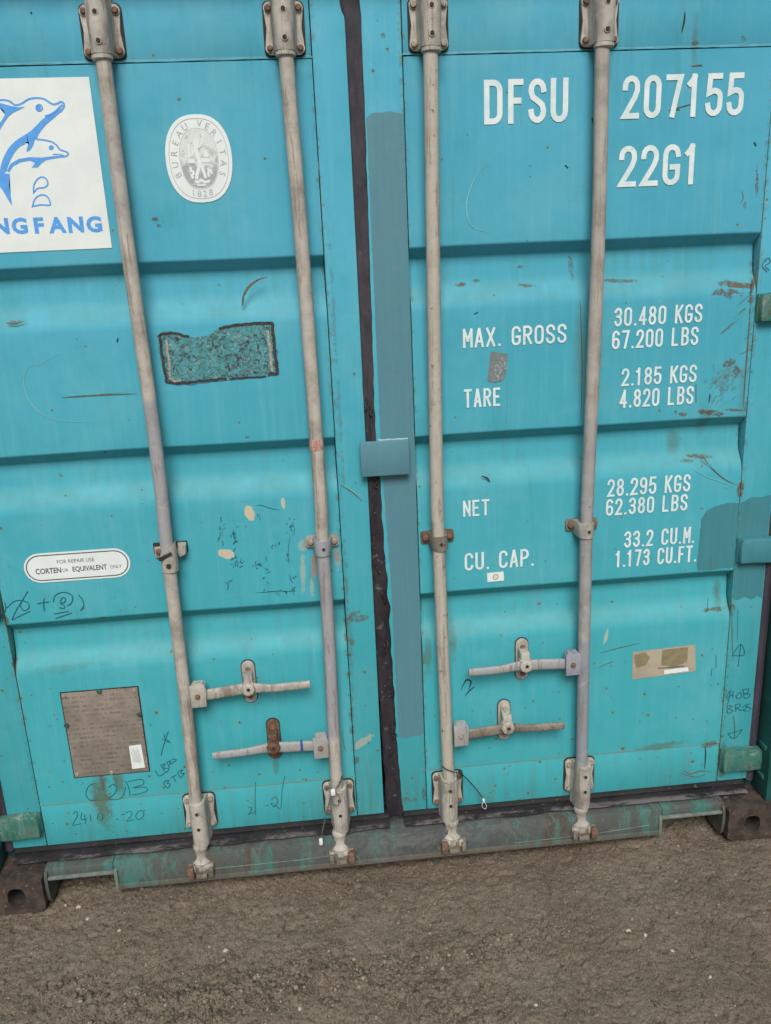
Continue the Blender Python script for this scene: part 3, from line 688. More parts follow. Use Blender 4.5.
# ---- door handles
def handle(par, hub, pts, clip, mat_lever, mat_hub, bolt, mat_clip, cs, rusty=False):
    hx, hz = hub
    bm = bmesh.new(); out = []
    hh, ww = .066, .0185
    for sz, a0 in ((1, 0), (-1, 180)):
        for a in range(0, 181, 20): out.append((ww*math.cos(R(a0+a)), sz*(hh-ww)+ww*math.sin(R(a0+a))))
    prism(bm, [(x*1.1, z*1.03) for x, z in out], -.003, 0, 3)
    prism(bm, out, -.009, -.0031, 0, .002)
    for sz in (-1, 1):
        cyl(bm, (0, -.009, sz*.043), (0, -.0135, sz*.043), .0125, .0115, 14, 0, .001)
        cyl(bm, (0, -.0135, sz*.043), (0, -.019, sz*.043), .0078, .0065, 8, 1, .0012)
    # retainer: vertical clamp over the lever with a boss and hole
    box(bm, -.0135, .0135, -.052, -.009, .012, .040, .005, 2, 0)
    box(bm, -.017, .017, -.056, -.030, -.012, .020, .007, 2, 0)
    cyl(bm, (0, -.052, .002), (0, -.065, .002), .0215, .0185, 8, 0, .003)
    cyl(bm, (.001, -.0635, .004), (.001, -.0655, .004), .0062, .0055, 8, 2)
    h = hw('handle_hub', bm, [mat_hub, bolt, M['hole'], M['black']], par, (hx, 0, hz))
    if rusty: h['label'] = 'rust-brown hub plate'
    a_, b_ = pts[0], pts[-1]; pts = [(p[0], p[1], (a_[2]+(b_[2]-a_[2])*(p[0]-a_[0])/(b_[0]-a_[0]))*.45+p[2]*.55) for p in pts]
    bm = bmesh.new(); P = smoothpts(pts, 5); n = len(P); rr = []
    for i in range(n):
        t = i/(n-1)
        dx = abs(P[i][0]-hx)
        wv = .0165-.0045*min(1, max(0, (t-.30)/.4))+.0015*math.exp(-(dx/.035)**2)
        if t > .97: wv *= .9
        rr.append((wv, .0068))
    t0 = bmesh.new(); tube(t0, P, rr, 16)
    # square the section up: flat forged bar
    for vv in t0.verts:
        j = min(range(n), key=lambda q: abs(P[q][0]-vv.co.x)); dz = vv.co.z-P[j][2]; w_ = rr[j][0]
        vv.co.z = P[j][2]+math.copysign(w_*min(1, (abs(dz)/w_)**.6), dz)
    merge(bm, t0)
    lv = link('door_handle', bm, mat_lever, par, 45)
    bm = bmesh.new(); cx, cz = clip
    prism(bm, [(cx-.022, cz-.035), (cx+.020, cz-.034), (cx+.023, cz+.020), (cx+.018, cz+.034), (cx-.023, cz+.032)], -.062, -.055, 0, .002)
    box(bm, cx-.018, cx+.018, -.034, -.028, cz-.030, cz+.030, .002, 2)
    box(bm, cx-cs*.020, cx-cs*.013, -.0555, -.0335, cz-.030, cz+.030, .002, 2)
    prism(bm, [(cx-.016, cz+.026), (cx+.016, cz+.026), (cx+.014, cz+.034), (cx-.014, cz+.034)], -.0550, -.030, 0, .001)
    cyl(bm, (cx-.002, -.062, cz), (cx-.002, -.068, cz), .008, .0065, 12, 1, .001)
    c = link('handle_socket', bm, [mat_clip, bolt], par, 40)
    return lv
Y = -.042
handle(DL, (-.396, .648), [(-.552, -.044, .636), (-.50, Y, .637), (-.44, Y-.004, .649), (-.396, Y-.004, .653), (-.36, Y-.006, .650), (-.33, Y-.006, .643), (-.29, Y-.006, .643), (-.222, Y-.008, .647)], (-.5355, .643), M['hw'], M['hw'], M['bolt'], M['hw'], 1)
handle(DL, (-.3405, .454), [(-.185, -.044, .440), (-.25, Y, .446), (-.30, Y-.004, .454), (-.3405, Y-.004, .459), (-.375, Y-.006, .458), (-.41, Y-.006, .450), (-.45, Y-.006, .445), (-.516, Y-.008, .443)], (-.203, .444), M['hw_grey'], M['hw_rust'], M['bolt'], M['hw_grey'], -1, True)
handle(DR, (.4035, .648), [(.570, -.044, .636), (.51, Y, .643), (.45, Y-.004, .652), (.4035, Y-.004, .653), (.375, Y-.006, .654), (.345, Y-.006, .646), (.30, Y-.006, .641), (.236, Y-.008, .642)], (.5435, .644), M['hw_grey'], M['hw'], M['bolt'], worn('lavender_socket', LAV, srgb(140, 146, 160), .66), -1)
handle(DR, (.350, .450), [(.190, -.044, .434), (.25, Y, .436), (.30, Y-.004, .446), (.350, Y-.004, .452), (.40, Y-.006, .446), (.44, Y-.006, .441), (.522, Y-.008, .440)], (.2105, .442), M['hw_dirty'], M['hw'], M['bolt_pale'], M['hw_grey'], 1)

bm = bmesh.new(); box(bm, -.263, -.256, -.0545, -.0345, .432, .463, .003); link('paint_band', bm, simple('blue_band', srgb(58, 92, 168), srgb(50, 80, 150), 60, .5, .1), DL)
bm = bmesh.new(); lathe(bm, [(.0183, 1.325), (.0186, 1.327), (.0186, 1.352), (.0183, 1.354)], -.1583, -.044, 20); link('tape_wrap', bm, simple('faded_red_tape', srgb(178, 150, 138), srgb(170, 104, 88), 90, .7, .3, c3=srgb(186, 180, 168), t3=.52), DL)
# ---- hinges
def hinge_mesh(s):
    bm = bmesh.new()
    out = [(1.046, -.036), (1.043, -.026), (1.043, .026), (1.050, .035), (1.075, .038), (1.13, .036), (1.190, .034), (1.196, .028), (1.196, -.030), (1.190, -.036), (1.13, -.039), (1.08, -.036)]
    out = [(s*x, z) for x, z in out]
    prism(bm, out, -.027, -.001, 0, .006)
    cyl(bm, (s*1.180, -.030, -.060), (s*1.180, -.030, .060), .012, None, 14, 0, .002)
    tube(bm, [(s*1.045, -.003, z) for z in (-.036, -.01, .015, .036)], [.004, .005, .0045, .004], 8)
    return bm
for s, par in ((-1, DL), (1, DR)):
    for z in (.242, .940, 1.630, 2.330):
        mt = M['patch2'] if (s > 0 and abs(z-.94) < .01) else M['green']
        hw('hinge', hinge_mesh(s), mt, par, (0, -.0015, z))

# ---- bottom sill with fork pockets, keepers
def sill():
    bm = bmesh.new(); zt, zn, zb = .119, .093, .029
    for x0, x1, z0 in ((-.841, .838, zb), (-1.0395, -.841, zn), (.838, 1.0395, zn)):
        box(bm, x0+.0005, x1-.0005, -.058, .03, z0, zt, .0025)
    # thin return lip along the lower edge and round the pockets
    box(bm, -.841, .838, -.063, -.0585, zb-.002, zb+.016, .0015)
    for s, xi in ((-1, -.841), (1, .838)):
        a, b = sorted((xi-s*.010, xi)); box(bm, a, b, -.066, .03, zb-.003, zn+.004, .002, 2, 1)
        a, b = sorted((xi, s*1.035)); box(bm, a, b, -.066, .03, zn-.009, zn, .002, 2, 1)
        # gusset tying sill to casting
    box(bm, -1.0395, 1.0395, -.020, .10, .100, .1180, 0)      # threshold plate behind
    o = link('bottom_sill', bm, [M['sill'], M['rim']], cont, 35)
    # weld line proud of the face
    for seg in ([(205, 869.5), (250, 865), (300, 860), (352, 853), (358, 857), (364, 865)], [(515, 843), (560, 838), (600, 833), (650, 825)], ):
        bm = bmesh.new(); P = [W(u, v, -.0585) for u, v in seg]; tube(bm, [(x, -.0583, z) for x, z in P], .0012, 6); link('weld_seam', bm, M['rim'], o)
    return o
SILL = sill()
def keeper(x, flip, rusty):
    bm = bmesh.new(); z = .070
    box(bm, x-.038, x+.038, -.064, -.058, z-.022, z+.020, .003, 2, 0)
    box(bm, x+flip*.020, x+flip*.040, -.086, -.064, z-.018, z+.018, .004, 2, 1)
    box(bm, x-flip*.036, x-flip*.022, -.080, -.064, z-.020, z+.012, .004, 2, 0)
    box(bm, x-.016, x+.016, -.076, -.064, z-.026, z-.012, .003, 2, 0)
    return link('cam_keeper', bm, [M['hw_dirty'], M['bolt']], SILL, 40)
keeper(-.585, -1, 1); keeper(-.165, 1, 1); keeper(.180, -1, 0); keeper(.586, 1, 1)

# ---- corner castings with oval holes
def casting(s, z0, y0, y1, par=cont, front=True):
    bm = bmesh.new(); x0, x1 = 1.041, 1.219; z1 = z0+.118
    fy = y0 if front else y1
    hx, hz, hw_, hh = (x0+x1)/2-.012, z0+.054, .037, .031
    N = 32; ell = []; rect = []
    for i in range(N):
        a = 2*math.pi*(i+.5)/N; c, s_ = math.cos(a), math.sin(a)
        ell.append((hx+math.copysign(abs(c)**.7, c)*hw_*.7, hz+math.copysign(abs(s_)**.85, s_)*hh))
        k = 1/max(abs(c), abs(s_)); rx, rz = c*k, s_*k
        rect.append(((x0+x1)/2+rx*.0888, (z0+z1)/2+rz*.0588))
    d = .03 if front else -.03
    def ring(pts, y): return [bm.verts.new((s*x, y, z)) for x, z in pts]
    b = .004 if front else -.004
    A = ring(rect, fy); B = ring(ell, fy); C = ring([(hx+(x-hx)*.93, hz+(z-hz)*.93) for x, z in ell], fy+d); 
    D = ring([(hx+(x-hx)*.9, hz+(z-hz)*.9) for x, z in ell], fy+d*3)
    for P, Q in ((A, B), (B, C), (C, D)):
        for i in range(N): bm.faces.new((P[i], P[(i+1) % N], Q[(i+1) % N], Q[i])).material_index = 1 if P is C else 0
    bm.faces.new(D).material_index = 1
    # body: four walls and back
    yb = y1 if front else y0
    E = ring(rect, yb)
    for i in range(N): bm.faces.new((A[i], A[(i+1) % N], E[(i+1) % N], E[i]))
    bm.faces.new(E)
    for v in bm.verts:
        v.co += Vector((mnoise.noise(v.co*40), mnoise.noise(v.co*40+Vector((9, 0, 0))), mnoise.noise(v.co*40+Vector((0, 9, 0)))))*.0016
    return link('corner_casting', bm, [M['cast'], M['black']], par, 50)
for s in (-1, 1):
    for z in (0, 2.473):
        casting(s, z, -.089, .073); casting(s, z, 5.807, 5.969, front=False)

for s in (-1, 1):
    bm = bmesh.new(); t = bmesh.new()
    o_ = [(-.062, .112), (-.070, .095), (-.072, .06), (-.066, .02), (-.055, .004), (-.02, .002), (.03, .002), (.03, .112)]
    f = t.faces.new([t.verts.new((s*1.0305, y, z)) for y, z in o_]); r = bmesh.ops.extrude_face_region(t, geom=[f])
    bmesh.ops.translate(t, vec=(s*.009, 0, 0), verts=[g for g in r['geom'] if isinstance(g, bmesh.types.BMVert)])
    bmesh.ops.triangulate(t, faces=[f for f in t.faces if len(f.verts) > 4]); merge(bm, t); link('casting_flange', bm, M['sill'], SILL, 30)
# ---- posts, header, side walls, roof, floor
for s in (-1, 1):
    bm = bmesh.new()
    a, b = sorted((s*1.166, s*1.219)); box(bm, a, b, -.072, .09, .1185, 2.4725, .006)
    a, b = sorted((s*1.145, s*1.166)); box(bm, a, b, .02, .09, .1185, 2.4725, .003)
    for z in (.242, .940, 1.630, 2.330):
        for dz in (-.052, .052):
            a, b = sorted((s*1.160, s*1.200)); box(bm, a, b, -.050, -.0725 if 0 else -.010, z+dz-.008, z+dz+.008, .003)
    link('corner_post', bm, M['post'], cont)
    bm = bmesh.new(); a, b = sorted((s*1.13, s*1.219)); box(bm, a, b, 5.83, 5.95, .1185, 2.4725, .005); link('corner_post', bm, M['teal_plain'], cont)
    # corrugated side wall
    bm = bmesh.new(); ys = []; yy = .09
    while yy < 5.83:
        ys += [(yy, 1.212), (yy+.07, 1.212), (yy+.14, 1.176), (yy+.21, 1.176)]; yy += .28
    ys = [q for q in ys if q[0] < 5.82]+[(5.83, 1.2)]
    lo = [bm.verts.new((s*x, y, .19)) for y, x in ys]; hi = [bm.verts.new((s*x, y, 2.53)) for y, x in ys]
    for i in range(len(ys)-1): bm.faces.new((lo[i], lo[i+1], hi[i+1], hi[i]))
    link('side_wall', bm, M['teal_plain'], cont, 20)
    for z0, z1 in ((.04, .19), (2.53, 2.59)):
        bm = bmesh.new(); a, b = sorted((s*1.165, s*1.218)); box(bm, a, b, .075, 5.805, z0, z1, .004); link('side_rail', bm, M['teal_plain'], cont)
bm = bmesh.new(); box(bm, -1.0395, 1.0395, -.060, .07, 2.445, 2.575, .005); link('header', bm, M['teal_plain'], cont)
bm = bmesh.new(); ys = []; yy = .07
while yy < 5.9: ys += [(yy, 2.578), (yy+.05, 2.588), (yy+.13, 2.588), (yy+.18, 2.578)]; yy += .21
lo = [bm.verts.new((-1.164, y, z)) for y, z in ys]; hi = [bm.verts.new((1.164, y, z)) for y, z in ys]
for i in range(len(ys)-1): bm.faces.new((lo[i], lo[i+1], hi[i+1], hi[i]))
link('roof', bm, M['teal_plain'], cont, 20)
bm = bmesh.new(); box(bm, -1.164, 1.164, .031, 5.9, .165, .19)
for k in range(18): box(bm, -1.164, 1.164, .15+k*.32, .20+k*.32, .06, .1645)
link('floor_frame', bm, M['black'], cont)
bm = bmesh.new(); box(bm, -1.12, 1.12, 5.86, 5.90, .2, 2.5); link('end_wall', bm, M['teal_plain'], cont)

# ================================================================== MARKINGS
def arc(cx, cy, rx, ry, a0, a1, n=7):
    return [(cx+rx*math.cos(R(a0+(a1-a0)*i/n)), cy+ry*math.sin(R(a0+(a1-a0)*i/n))) for i in range(n+1)]
r_ = .21
TOPA = arc(.5, 1-r_, .5, r_, 180, 0); BOTA = arc(.5, r_, .5, r_, 0, -180)
G = {
 'D': [([(0, 0), (0, 1)]+arc(.5, 1-r_, .5, r_, 80, 0)+arc(.5, r_, .5, r_, 0, -80), 1)],
 'F': [([(0, 0), (0, 1), (1, 1)], 0), ([(0, .52), (.8, .52)], 0)],
 'E': [([(1, 1), (0, 1), (0, 0), (1, 0)], 0), ([(0, .52), (.8, .52)], 0)],
 'S': [(TOPA[::-1]+[(0, .74), (.12, .60), (.5, .51), (.88, .40), (1, .27)]+BOTA, 0)],
 'U': [([(0, 1)]+BOTA[::-1]+[(1, 1)], 0)],
 '2': [([(0, .76)]+TOPA+[(1, .68), (.82, .50), (.0, .0), (1, 0)], 0)],
 '0': [(TOPA+BOTA, 1)], 'O': [(TOPA+BOTA, 1)],
 '7': [([(0, 1), (1, 1), (.70, .5), (.42, 0)], 0)],
 '1': [([(.62, 1), (.62, 0)], 0), ([(.22, .82), (.42, .89), (.62, .99)], 0)],
 '5': [([(.92, 1), (.10, 1), (.04, .55)]+arc(.5, .44, .5, .17, 125, 0)+BOTA, 0)],
 'G': [(TOPA[::-1]+BOTA[::-1]+[(1, .44), (.55, .44)], 0)],
 'C': [(TOPA[::-1]+BOTA[::-1], 0)],
 'M': [([(0, 0), (0, 1)], 0), ([(1, 0), (1, 1)], 0), ([(.06, .93), (.5, .36)], 0), ([(.94, .93), (.5, .36)], 0)],
 'A': [([(0, 0), (.47, 1)], 0), ([(1, 0), (.53, 1)], 0), ([(.26, .28), (.74, .28)], 0)],
 'X': [([(0, 0), (1, 1)], 0), ([(0, 1), (1, 0)], 0)],
 'T': [([(0, 1), (1, 1)], 0), ([(.5, .9), (.5, 0)], 0)],
 'N': [([(0, 0), (0, 1)], 0), ([(1, 0), (1, 1)], 0), ([(.04, .95), (.96, .05)], 0)],
 'R': [([(0, 0), (0, 1), (.5, 1)]+arc(.5, .76, .5, .24, 75, -90)+[(0, .50)], 0), ([(.5, .44), (.97, .02)], 0)],
 'P': [([(0, 0), (0, 1), (.5, 1)]+arc(.5, .74, .5, .26, 75, -90)+[(0, .46)], 0)],
 'B': [([(0, 0), (0, 1), (.45, 1)]+arc(.5, .77, .46, .23, 75, -75)+[(.35, .53)], 0), ([(0, .53), (.45, .53)]+arc(.5, .265, .5, .265, 75, -75)+[(.4, 0), (0, 0)], 0)],
 'L': [([(0, 1), (0, 0), (1, 0)], 0)],
 'K': [([(0, 0), (0, 1)], 0), ([(1, 1), (.04, .42)], 0), ([(.32, .58), (1, 0)], 0)],
 '3': [([(.0, .82)]+arc(.5, .76, .48, .24, 165, -80)+[(.35, .53)], 0), ([(.4, .53)]+arc(.5, .265, .5, .265, 75, -165), 0)],
 '4': [([(.72, 0), (.72, 1)], 0), ([(.66, .93), (.06, .30)], 0), ([(0, .25), (1, .25)], 0)],
 '6': [([(.95, .85)]+arc(.5, .76, .48, .24, 30, 180)+[(0, .5), (0, .25)]+arc(.5, .24, .5, .24, 180, 360)+[(1, .35)]+arc(.5, .36, .5, .2, 0, 170), 0)],
 '9': [([(.05, .15)]+arc(.5, .24, .48, .24, 210, 360)+[(1, .5), (1, .75)]+arc(.5, .76, .5, .24, 0, 180)+[(0, .65)]+arc(.5, .64, .5, .2, 180, 350), 0)],
 '8': [(arc(.5, .765, .45, .235, 90, -252, 14), 1), (arc(.5, .265, .5, .265, 90, -252, 14), 1)],
}
def marking(name, text, x0, x1, z0, h, par, sw=.125, mat=None, x_skip=None, wear=0.0):
    adv = {'.': .50, ' ': .72, '1': .88, 'F': .92, 'D': 1.08}
    # widths
    gw = {'.': .22, '1': .55, ' ': .4, 'M': 1.05}
    tot = sum(adv.get(c, 1.) for c in text[:-1]); 
    last = gw.get(text[-1], 1.)
    # letter width = .74 of the advance
    k = (x1-x0)/(tot+last*.80)
    bm = bmesh.new(); x = x0; s = sw*h; lay = 0
    for c in text:
        if c == '.':
            cx, cz = x+.16*k, z0+s*.55
            flat(bm, [(cx-s*.5, cz-s*.5), (cx+s*.5, cz-s*.5), (cx+s*.5, cz+s*.5), (cx-s*.5, cz+s*.5)], -.0011)
        elif c != ' ':
            w = .80*k*{'M': 1.05, 'F': .86, 'L': .86, 'E': .9, 'D': 1.04}.get(c, 1.) if c != '1' else .72*k
            for pl, cl in G[c]:
                P = [(x+s/2+px*(w-s)+(0 if c != '1' else -.10*k), z0+s/2+pz*(h-s)) for px, pz in pl]
                if c in 'XKN' : pass
                lay += 1
                if not cl:      # square caps
                    a_, b_ = Vector(P[0]), Vector(P[1]); e_, f_ = Vector(P[-1]), Vector(P[-2])
                    P = [tuple(a_+(a_-b_).normalized()*s*.5)]+P[1:-1]+[tuple(e_+(e_-f_).normalized()*s*.5)]
                stroke(bm, P, s, -.0010, bool(cl))
        x += k*adv.get(c, 1.)
    return clustered(name, bm, mat or M['white'], par, .022)
TX = [('serial_code', 'DFSU', .304, .514, 2.1035, .100), ('serial_code', '207155', .651, .964, 2.106, .098), ('serial_code', '22G1', .6485, .845, 1.947, .097),
 ('weight_marking', 'MAX. GROSS', .243, .521, 1.5635, .050), ('weight_marking', 'TARE', .243, .344, 1.4045, .050), ('weight_marking', 'NET', .236, .310, 1.098, .047), ('weight_marking', 'CU. CAP.', .238, .435, .937, .053),
 ('weight_marking', '30.480 KGS', .650, .892, 1.5985, .049), ('weight_marking', '67.200 LBS', .646, .885, 1.539, .049), ('weight_marking', '2.185 KGS', .676, .887, 1.4385, .048), ('weight_marking', '4.820 LBS', .673, .882, 1.3785, .050),
 ('weight_marking', '28.295 KGS', .647, .889, 1.1275, .051), ('weight_marking', '62.380 LBS', .645, .884, 1.0715, .049), ('weight_marking', '33.2 CU.M.', .702, .908, .971, .050), ('weight_marking', '1.173 CU.FT.', .679, .918, .9125, .051)]
for nm, t, x0, x1, z0, h in TX:
    marking(nm, t, x0, x1, z0, h, DR, .135 if h > .09 else .128)

def bfont(bm, text, x, z, size, y, mat=0, rot=0, xs=1., bold=0., align='CENTER'):
    cu = bpy.data.curves.new('t', 'FONT'); cu.body = text; cu.size = size; cu.offset = bold; cu.align_x = align; cu.align_y = 'CENTER'
    cu.resolution_u = 3
    o = bpy.data.objects.new('t', cu); COL.objects.link(o)
    dg = bpy.context.evaluated_depsgraph_get(); me = bpy.data.meshes.new_from_object(o.evaluated_get(dg))
    t = bmesh.new(); t.from_mesh(me)
    Mx = Matrix.Translation((x, y, z)) @ Matrix.Rotation(-rot, 4, 'Y') @ Matrix.Rotation(R(90), 4, 'X') @ Matrix.Diagonal((xs, 1, 1, 1))
    merge(bm, t, mat, Mx)
    bpy.data.objects.remove(o); bpy.data.curves.remove(cu); bpy.data.meshes.remove(me)

# ---- dolphin sticker
bm = bmesh.new(); XL = -1.005
prism(bm, [(XL, 1.852), (-.626, 1.8525), (-.6285, 2.2335), (XL, 2.236)], -.0011, -.0002)
ds = link('logo_sticker', bm, M['sticker'], DL, 0); ds['label'] = 'white sticker with two blue leaping dolphins'
bm = bmesh.new()
def K(x, y): return W(x/5.39, 70+y/5.39)
def KK(L): return [K(*p) for p in L]
def Sm(L, n=4): return [tuple(p) for p in smoothpts(L, n)]
yk = -.0014
big_back = KK(Sm([(-150, 330), (-110, 250), (-60, 190), (-20, 168), (15, 162), (50, 168), (85, 190), (120, 180), (155, 158), (200, 151), (240, 158), (268, 176), (290, 186), (312, 180), (330, 172), (345, 183), (344, 202), (325, 228)]))
stroke(bm, big_back, .0042, yk)
flat(bm, KK(Sm([(345, 200), (330, 225), (290, 262), (250, 295), (225, 325), (208, 350), (200, 372), (186, 380), (182, 402), (165, 430), (144, 440), (148, 415), (157, 390), (130, 393), (98, 415), (66, 455), (45, 495), (32, 530), (22, 560), (2, 550), (8, 505), (28, 455), (55, 412), (88, 380), (130, 353), (168, 328), (198, 298), (228, 268), (262, 243), (300, 222), (345, 200)], 3)[:-1]), yk-.0002)
flat(bm, KK([(-20, 172), (30, 186), (60, 194), (100, 202), (135, 198), (105, 215), (72, 230), (47, 250), (28, 240), (20, 218), (-5, 200)]), yk-.0004); flat(bm, KK([(47, 250), (25, 282), (5, 315), (-15, 360), (-40, 420), (-60, 500), (-72, 490), (-50, 400), (-25, 330), (0, 285), (15, 265), (28, 240)]), yk-.0004)
flat(bm, KK([(-20, 520), (22, 558), (52, 560), (50, 620), (58, 675), (66, 730), (45, 700), (20, 655), (-10, 615), (-60, 640), (-110, 690), (-90, 620), (-60, 560)]), yk-.0006)
stroke(bm, KK(Sm([(243, 249), (272, 240), (300, 222), (322, 200), (338, 188)])), .0035, yk-.0005)
stroke(bm, KK(arc(212, 204, 17, 17, 0, 360, 16)), .0030, yk-.0005, True); flat(bm, KK(arc(210, 204, 12, 12, 0, 342, 12)), yk-.0001)
stroke(bm, KK(Sm([(200, 374), (240, 378), (280, 388), (305, 405), (325, 430), (350, 438), (368, 448), (362, 462), (340, 468)])), .0036, yk)
flat(bm, KK([(345, 462), (350, 470), (290, 478), (250, 486), (225, 502), (205, 525), (172, 526), (190, 500), (160, 488), (110, 498), (70, 520), (50, 552), (38, 545), (58, 505), (100, 480), (160, 470), (230, 472), (290, 464)]), yk-.0003)
flat(bm, KK(arc(277, 419, 14, 14, 0, 342, 12)), yk-.0001); stroke(bm, KK([(285, 455), (315, 455), (345, 460)]), .0026, yk)
stroke(bm, KK(Sm([(135, 398), (105, 412), (72, 450), (45, 505), (30, 550)])), .003, yk)
for L in ([(182, 662), (184, 620), (205, 587), (232, 577), (253, 592), (258, 618), (238, 634), (205, 638)], [(176, 736), (186, 702), (206, 680), (235, 673), (260, 688), (271, 715), (268, 729), (220, 727)]):
    stroke(bm, KK(Sm(L+[L[0]])[:-1]), .0034, yk, True)
link('dolphin_emblem', bm, M['blue'], DL, 0)
bm = bmesh.new()
ch = 'DONGFANG'; pc = [(20, 226.8), (39.5, 226.5), (58.5, 226), (76.5, 225.5), (94.5, 225.2)]
g1 = W(*pc[0]); g5 = W(*pc[4]); pitch = (g5[0]-g1[0])/4
for i, c in enumerate(ch):
    bfont(bm, c, g1[0]+pitch*(i-3), g1[1]+(g5[1]-g1[1])*(i-3)/4, .048, -.0014, bold=.0022, xs=1.08)
link('logo_lettering', bm, M['blue'], DL, 0)

# ---- oval inspection emblem
def oval(cx, cz, rx, rz, n=48, p=.8, tilt=0):
    o = []
    for i in range(n):
        a = 2*math.pi*i/n; c, s_ = math.cos(a), math.sin(a)
        o.append((cx+math.copysign(abs(c)**p, c)*rx, cz+math.copysign(abs(s_)**.92, s_)*rz))
    return o
bm = bmesh.new(); ecx, ecz = -.3945, 2.048
prism(bm, oval(ecx, ecz, .079, .099), -.0009, -.0002)
em = link('inspection_emblem', bm, M['sticker'], DL, 0); em['label'] = 'white oval emblem sticker with grey seated figure design'
bm = bmesh.new()
stroke(bm, oval(ecx, ecz, .070, .090), .0011, -.0012, True, 0)
stroke(bm, oval(ecx, ecz, .0455, .068), .0010, -.0012, True, 0)
T = NT('emblem_centre'); n1 = T.noise(45, 5, .7); zz = T.xyz()[2]
T.fin(T.mix(T.ramp(T.math('ADD', n1, T.ramp(zz, 1.98, 2.11, .16, -.12)), .42, .62), srgb(206, 216, 208), srgb(152, 164, 160)), .5)
flat(bm, oval(ecx, ecz+.001, .044, .0665), -.00125, 1)
mw = 2
def fg(L, w, mat=2): stroke(bm, [(ecx+a*.001, ecz+b*.001) for a, b in L], w*.001, -.0016, False, mat)
fg([(-4, 36), (-5, 24), (-3, 10), (0, -6), (-2, -18), (-8, -34), (-10, -46)], 8); fg([(1, -6), (6, -20), (10, -34), (12, -44)], 7)
fg([(-5, 24), (4, 28), (12, 36), (15, 50)], 5); fg([(-6, 22), (-14, 12), (-22, 6), (-22, 34)], 4); flat(bm, oval(ecx-.003, ecz+.037, .0075, .009, 16, 1), -.0018, 2)
flat(bm, oval(ecx+.015, ecz+.053, .004, .005, 10, 1), -.0018, 2)
fg([(-26, -4), (-10, -5)], 9); fg([(4, -3), (27, -4)], 9); fg([(17, 4), (18, 20)], 8); fg([(13, 8), (24, 8)], 8)
for a, b in ((-22, -18), (-17, -25), (20, -20), (26, -24), (19, -30), (-20, -33)): fg([(a, b), (a+1, b-11)], 6)
fg([(-15, -50), (-6, -52), (0, -47), (10, -53), (22, -50)], 6); fg([(-10, -59), (12, -59)], 3.5)
stg = 'BUREAU VERITAS'
for i, c in enumerate(stg):
    a = R(206-(232)*i/(len(stg)-1)); px, pz = ecx+.0575*math.cos(a), ecz+.0795*math.sin(a)
    if c != ' ': bfont(bm, c, px, pz, .0215, -.0013, 0, math.atan2(math.cos(a)/.0575*.066, 1)*0+ (a-R(90)), 1., 0)
for i, c in enumerate('1828'): bfont(bm, c, ecx-.021+.014*i, ecz-.0795+(.0025 if i in (0, 3) else 0), .021, -.0013, 3)
link('emblem_print', bm, [M['ink_grey'], T.m, M['sticker'], M['ink_grey']], DL, 0)

# ---- torn dark-edged sticker remains
def C3(x, y): return W(150+x/5.507, 310+y/5.507)
outer = [(38, 140), (70, 120), (130, 118), (180, 130), (215, 148), (280, 148), (345, 130), (385, 90), (450, 80), (560, 68), (680, 65), (695, 180), (712, 355), (640, 362), (560, 375), (430, 385), (300, 400), (150, 415), (80, 395), (60, 280)]
T = NT('torn_sticker'); v = T.n('ShaderNodeTexVoronoi'); v.inputs['Scale'].default_value = 130; T.l(T.co, v.inputs['Vector'])
cc = T.xyz(v.outputs['Color']); n1 = T.noise(45, 6, .8); n2 = T.noise(70, 6, .8, off=(4, 4, 4), dist=.8)
col = T.mix(T.ramp(n1, .42, .6), srgb(56, 128, 130), srgb(82, 154, 164))
col = T.mix(T.ramp(n2, .59, .63), col, srgb(172, 164, 148)); col = T.mix(T.ramp(T.noise(60, 7, .85, off=(1, 9, 2), dist=1.2), .51, .56), col, srgb(42, 50, 52))
col = T.mix(T.math('MULTIPLY', T.ramp(T.noise(110, 5, .8, off=(6, 9, 2), dist=1.), .56, .6), .8), col, srgb(92, 86, 78))
col = T.mix(T.math('MULTIPLY', T.ramp(T.noise(150, 4, .7, off=(2, 2, 7), dist=.6), .62, .66), .8), col, srgb(186, 182, 168))
T.fin(col, .7, T.bump(n2, .4, .001)); torn = T.m
bm = bmesh.new(); P = [C3(*p) for p in outer]
slab(bm, jag(P, .0035, .003, seed=3), -.0007, 0)
stroke(bm, jag([C3(*p) for p in [(215, 150), (130, 128), (60, 135), (52, 145), (72, 280), (92, 395), (150, 405), (300, 390), (430, 377)]], .0030, .004, False, 2), .0070, -.0009, False, 1)
stroke(bm, jag([C3(*p) for p in [(380, 105), (450, 88), (560, 76), (672, 74), (684, 180), (700, 350), (640, 357)]], .0028, .004, False, 5), .0078, -.0009, False, 1)
stroke(bm, jag([C3(*p) for p in [(640, 366), (560, 370), (430, 380)]], .002, .004, False, 5), .0045, -.0009, False, 1)
stroke(bm, jag([C3(*p) for p in [(88, 165), (105, 290), (112, 375), (135, 392), (180, 385)]], .0018, .004, False, 4), .006, -.0011, False, 2)
stroke(bm, jag([C3(*p) for p in [(648, 110), (662, 230), (672, 345)]], .0018, .004, False, 6), .007, -.0011, False, 2)
link('torn_sticker', bm, [torn, simple('torn_edge_black', srgb(40, 42, 48), srgb(60, 62, 64), 120, .7, .2), simple('torn_backing', srgb(170, 164, 148), srgb(120, 128, 120), 140, .8, .3)], DL, 0)['label'] = 'torn dark-edged sticker remains'

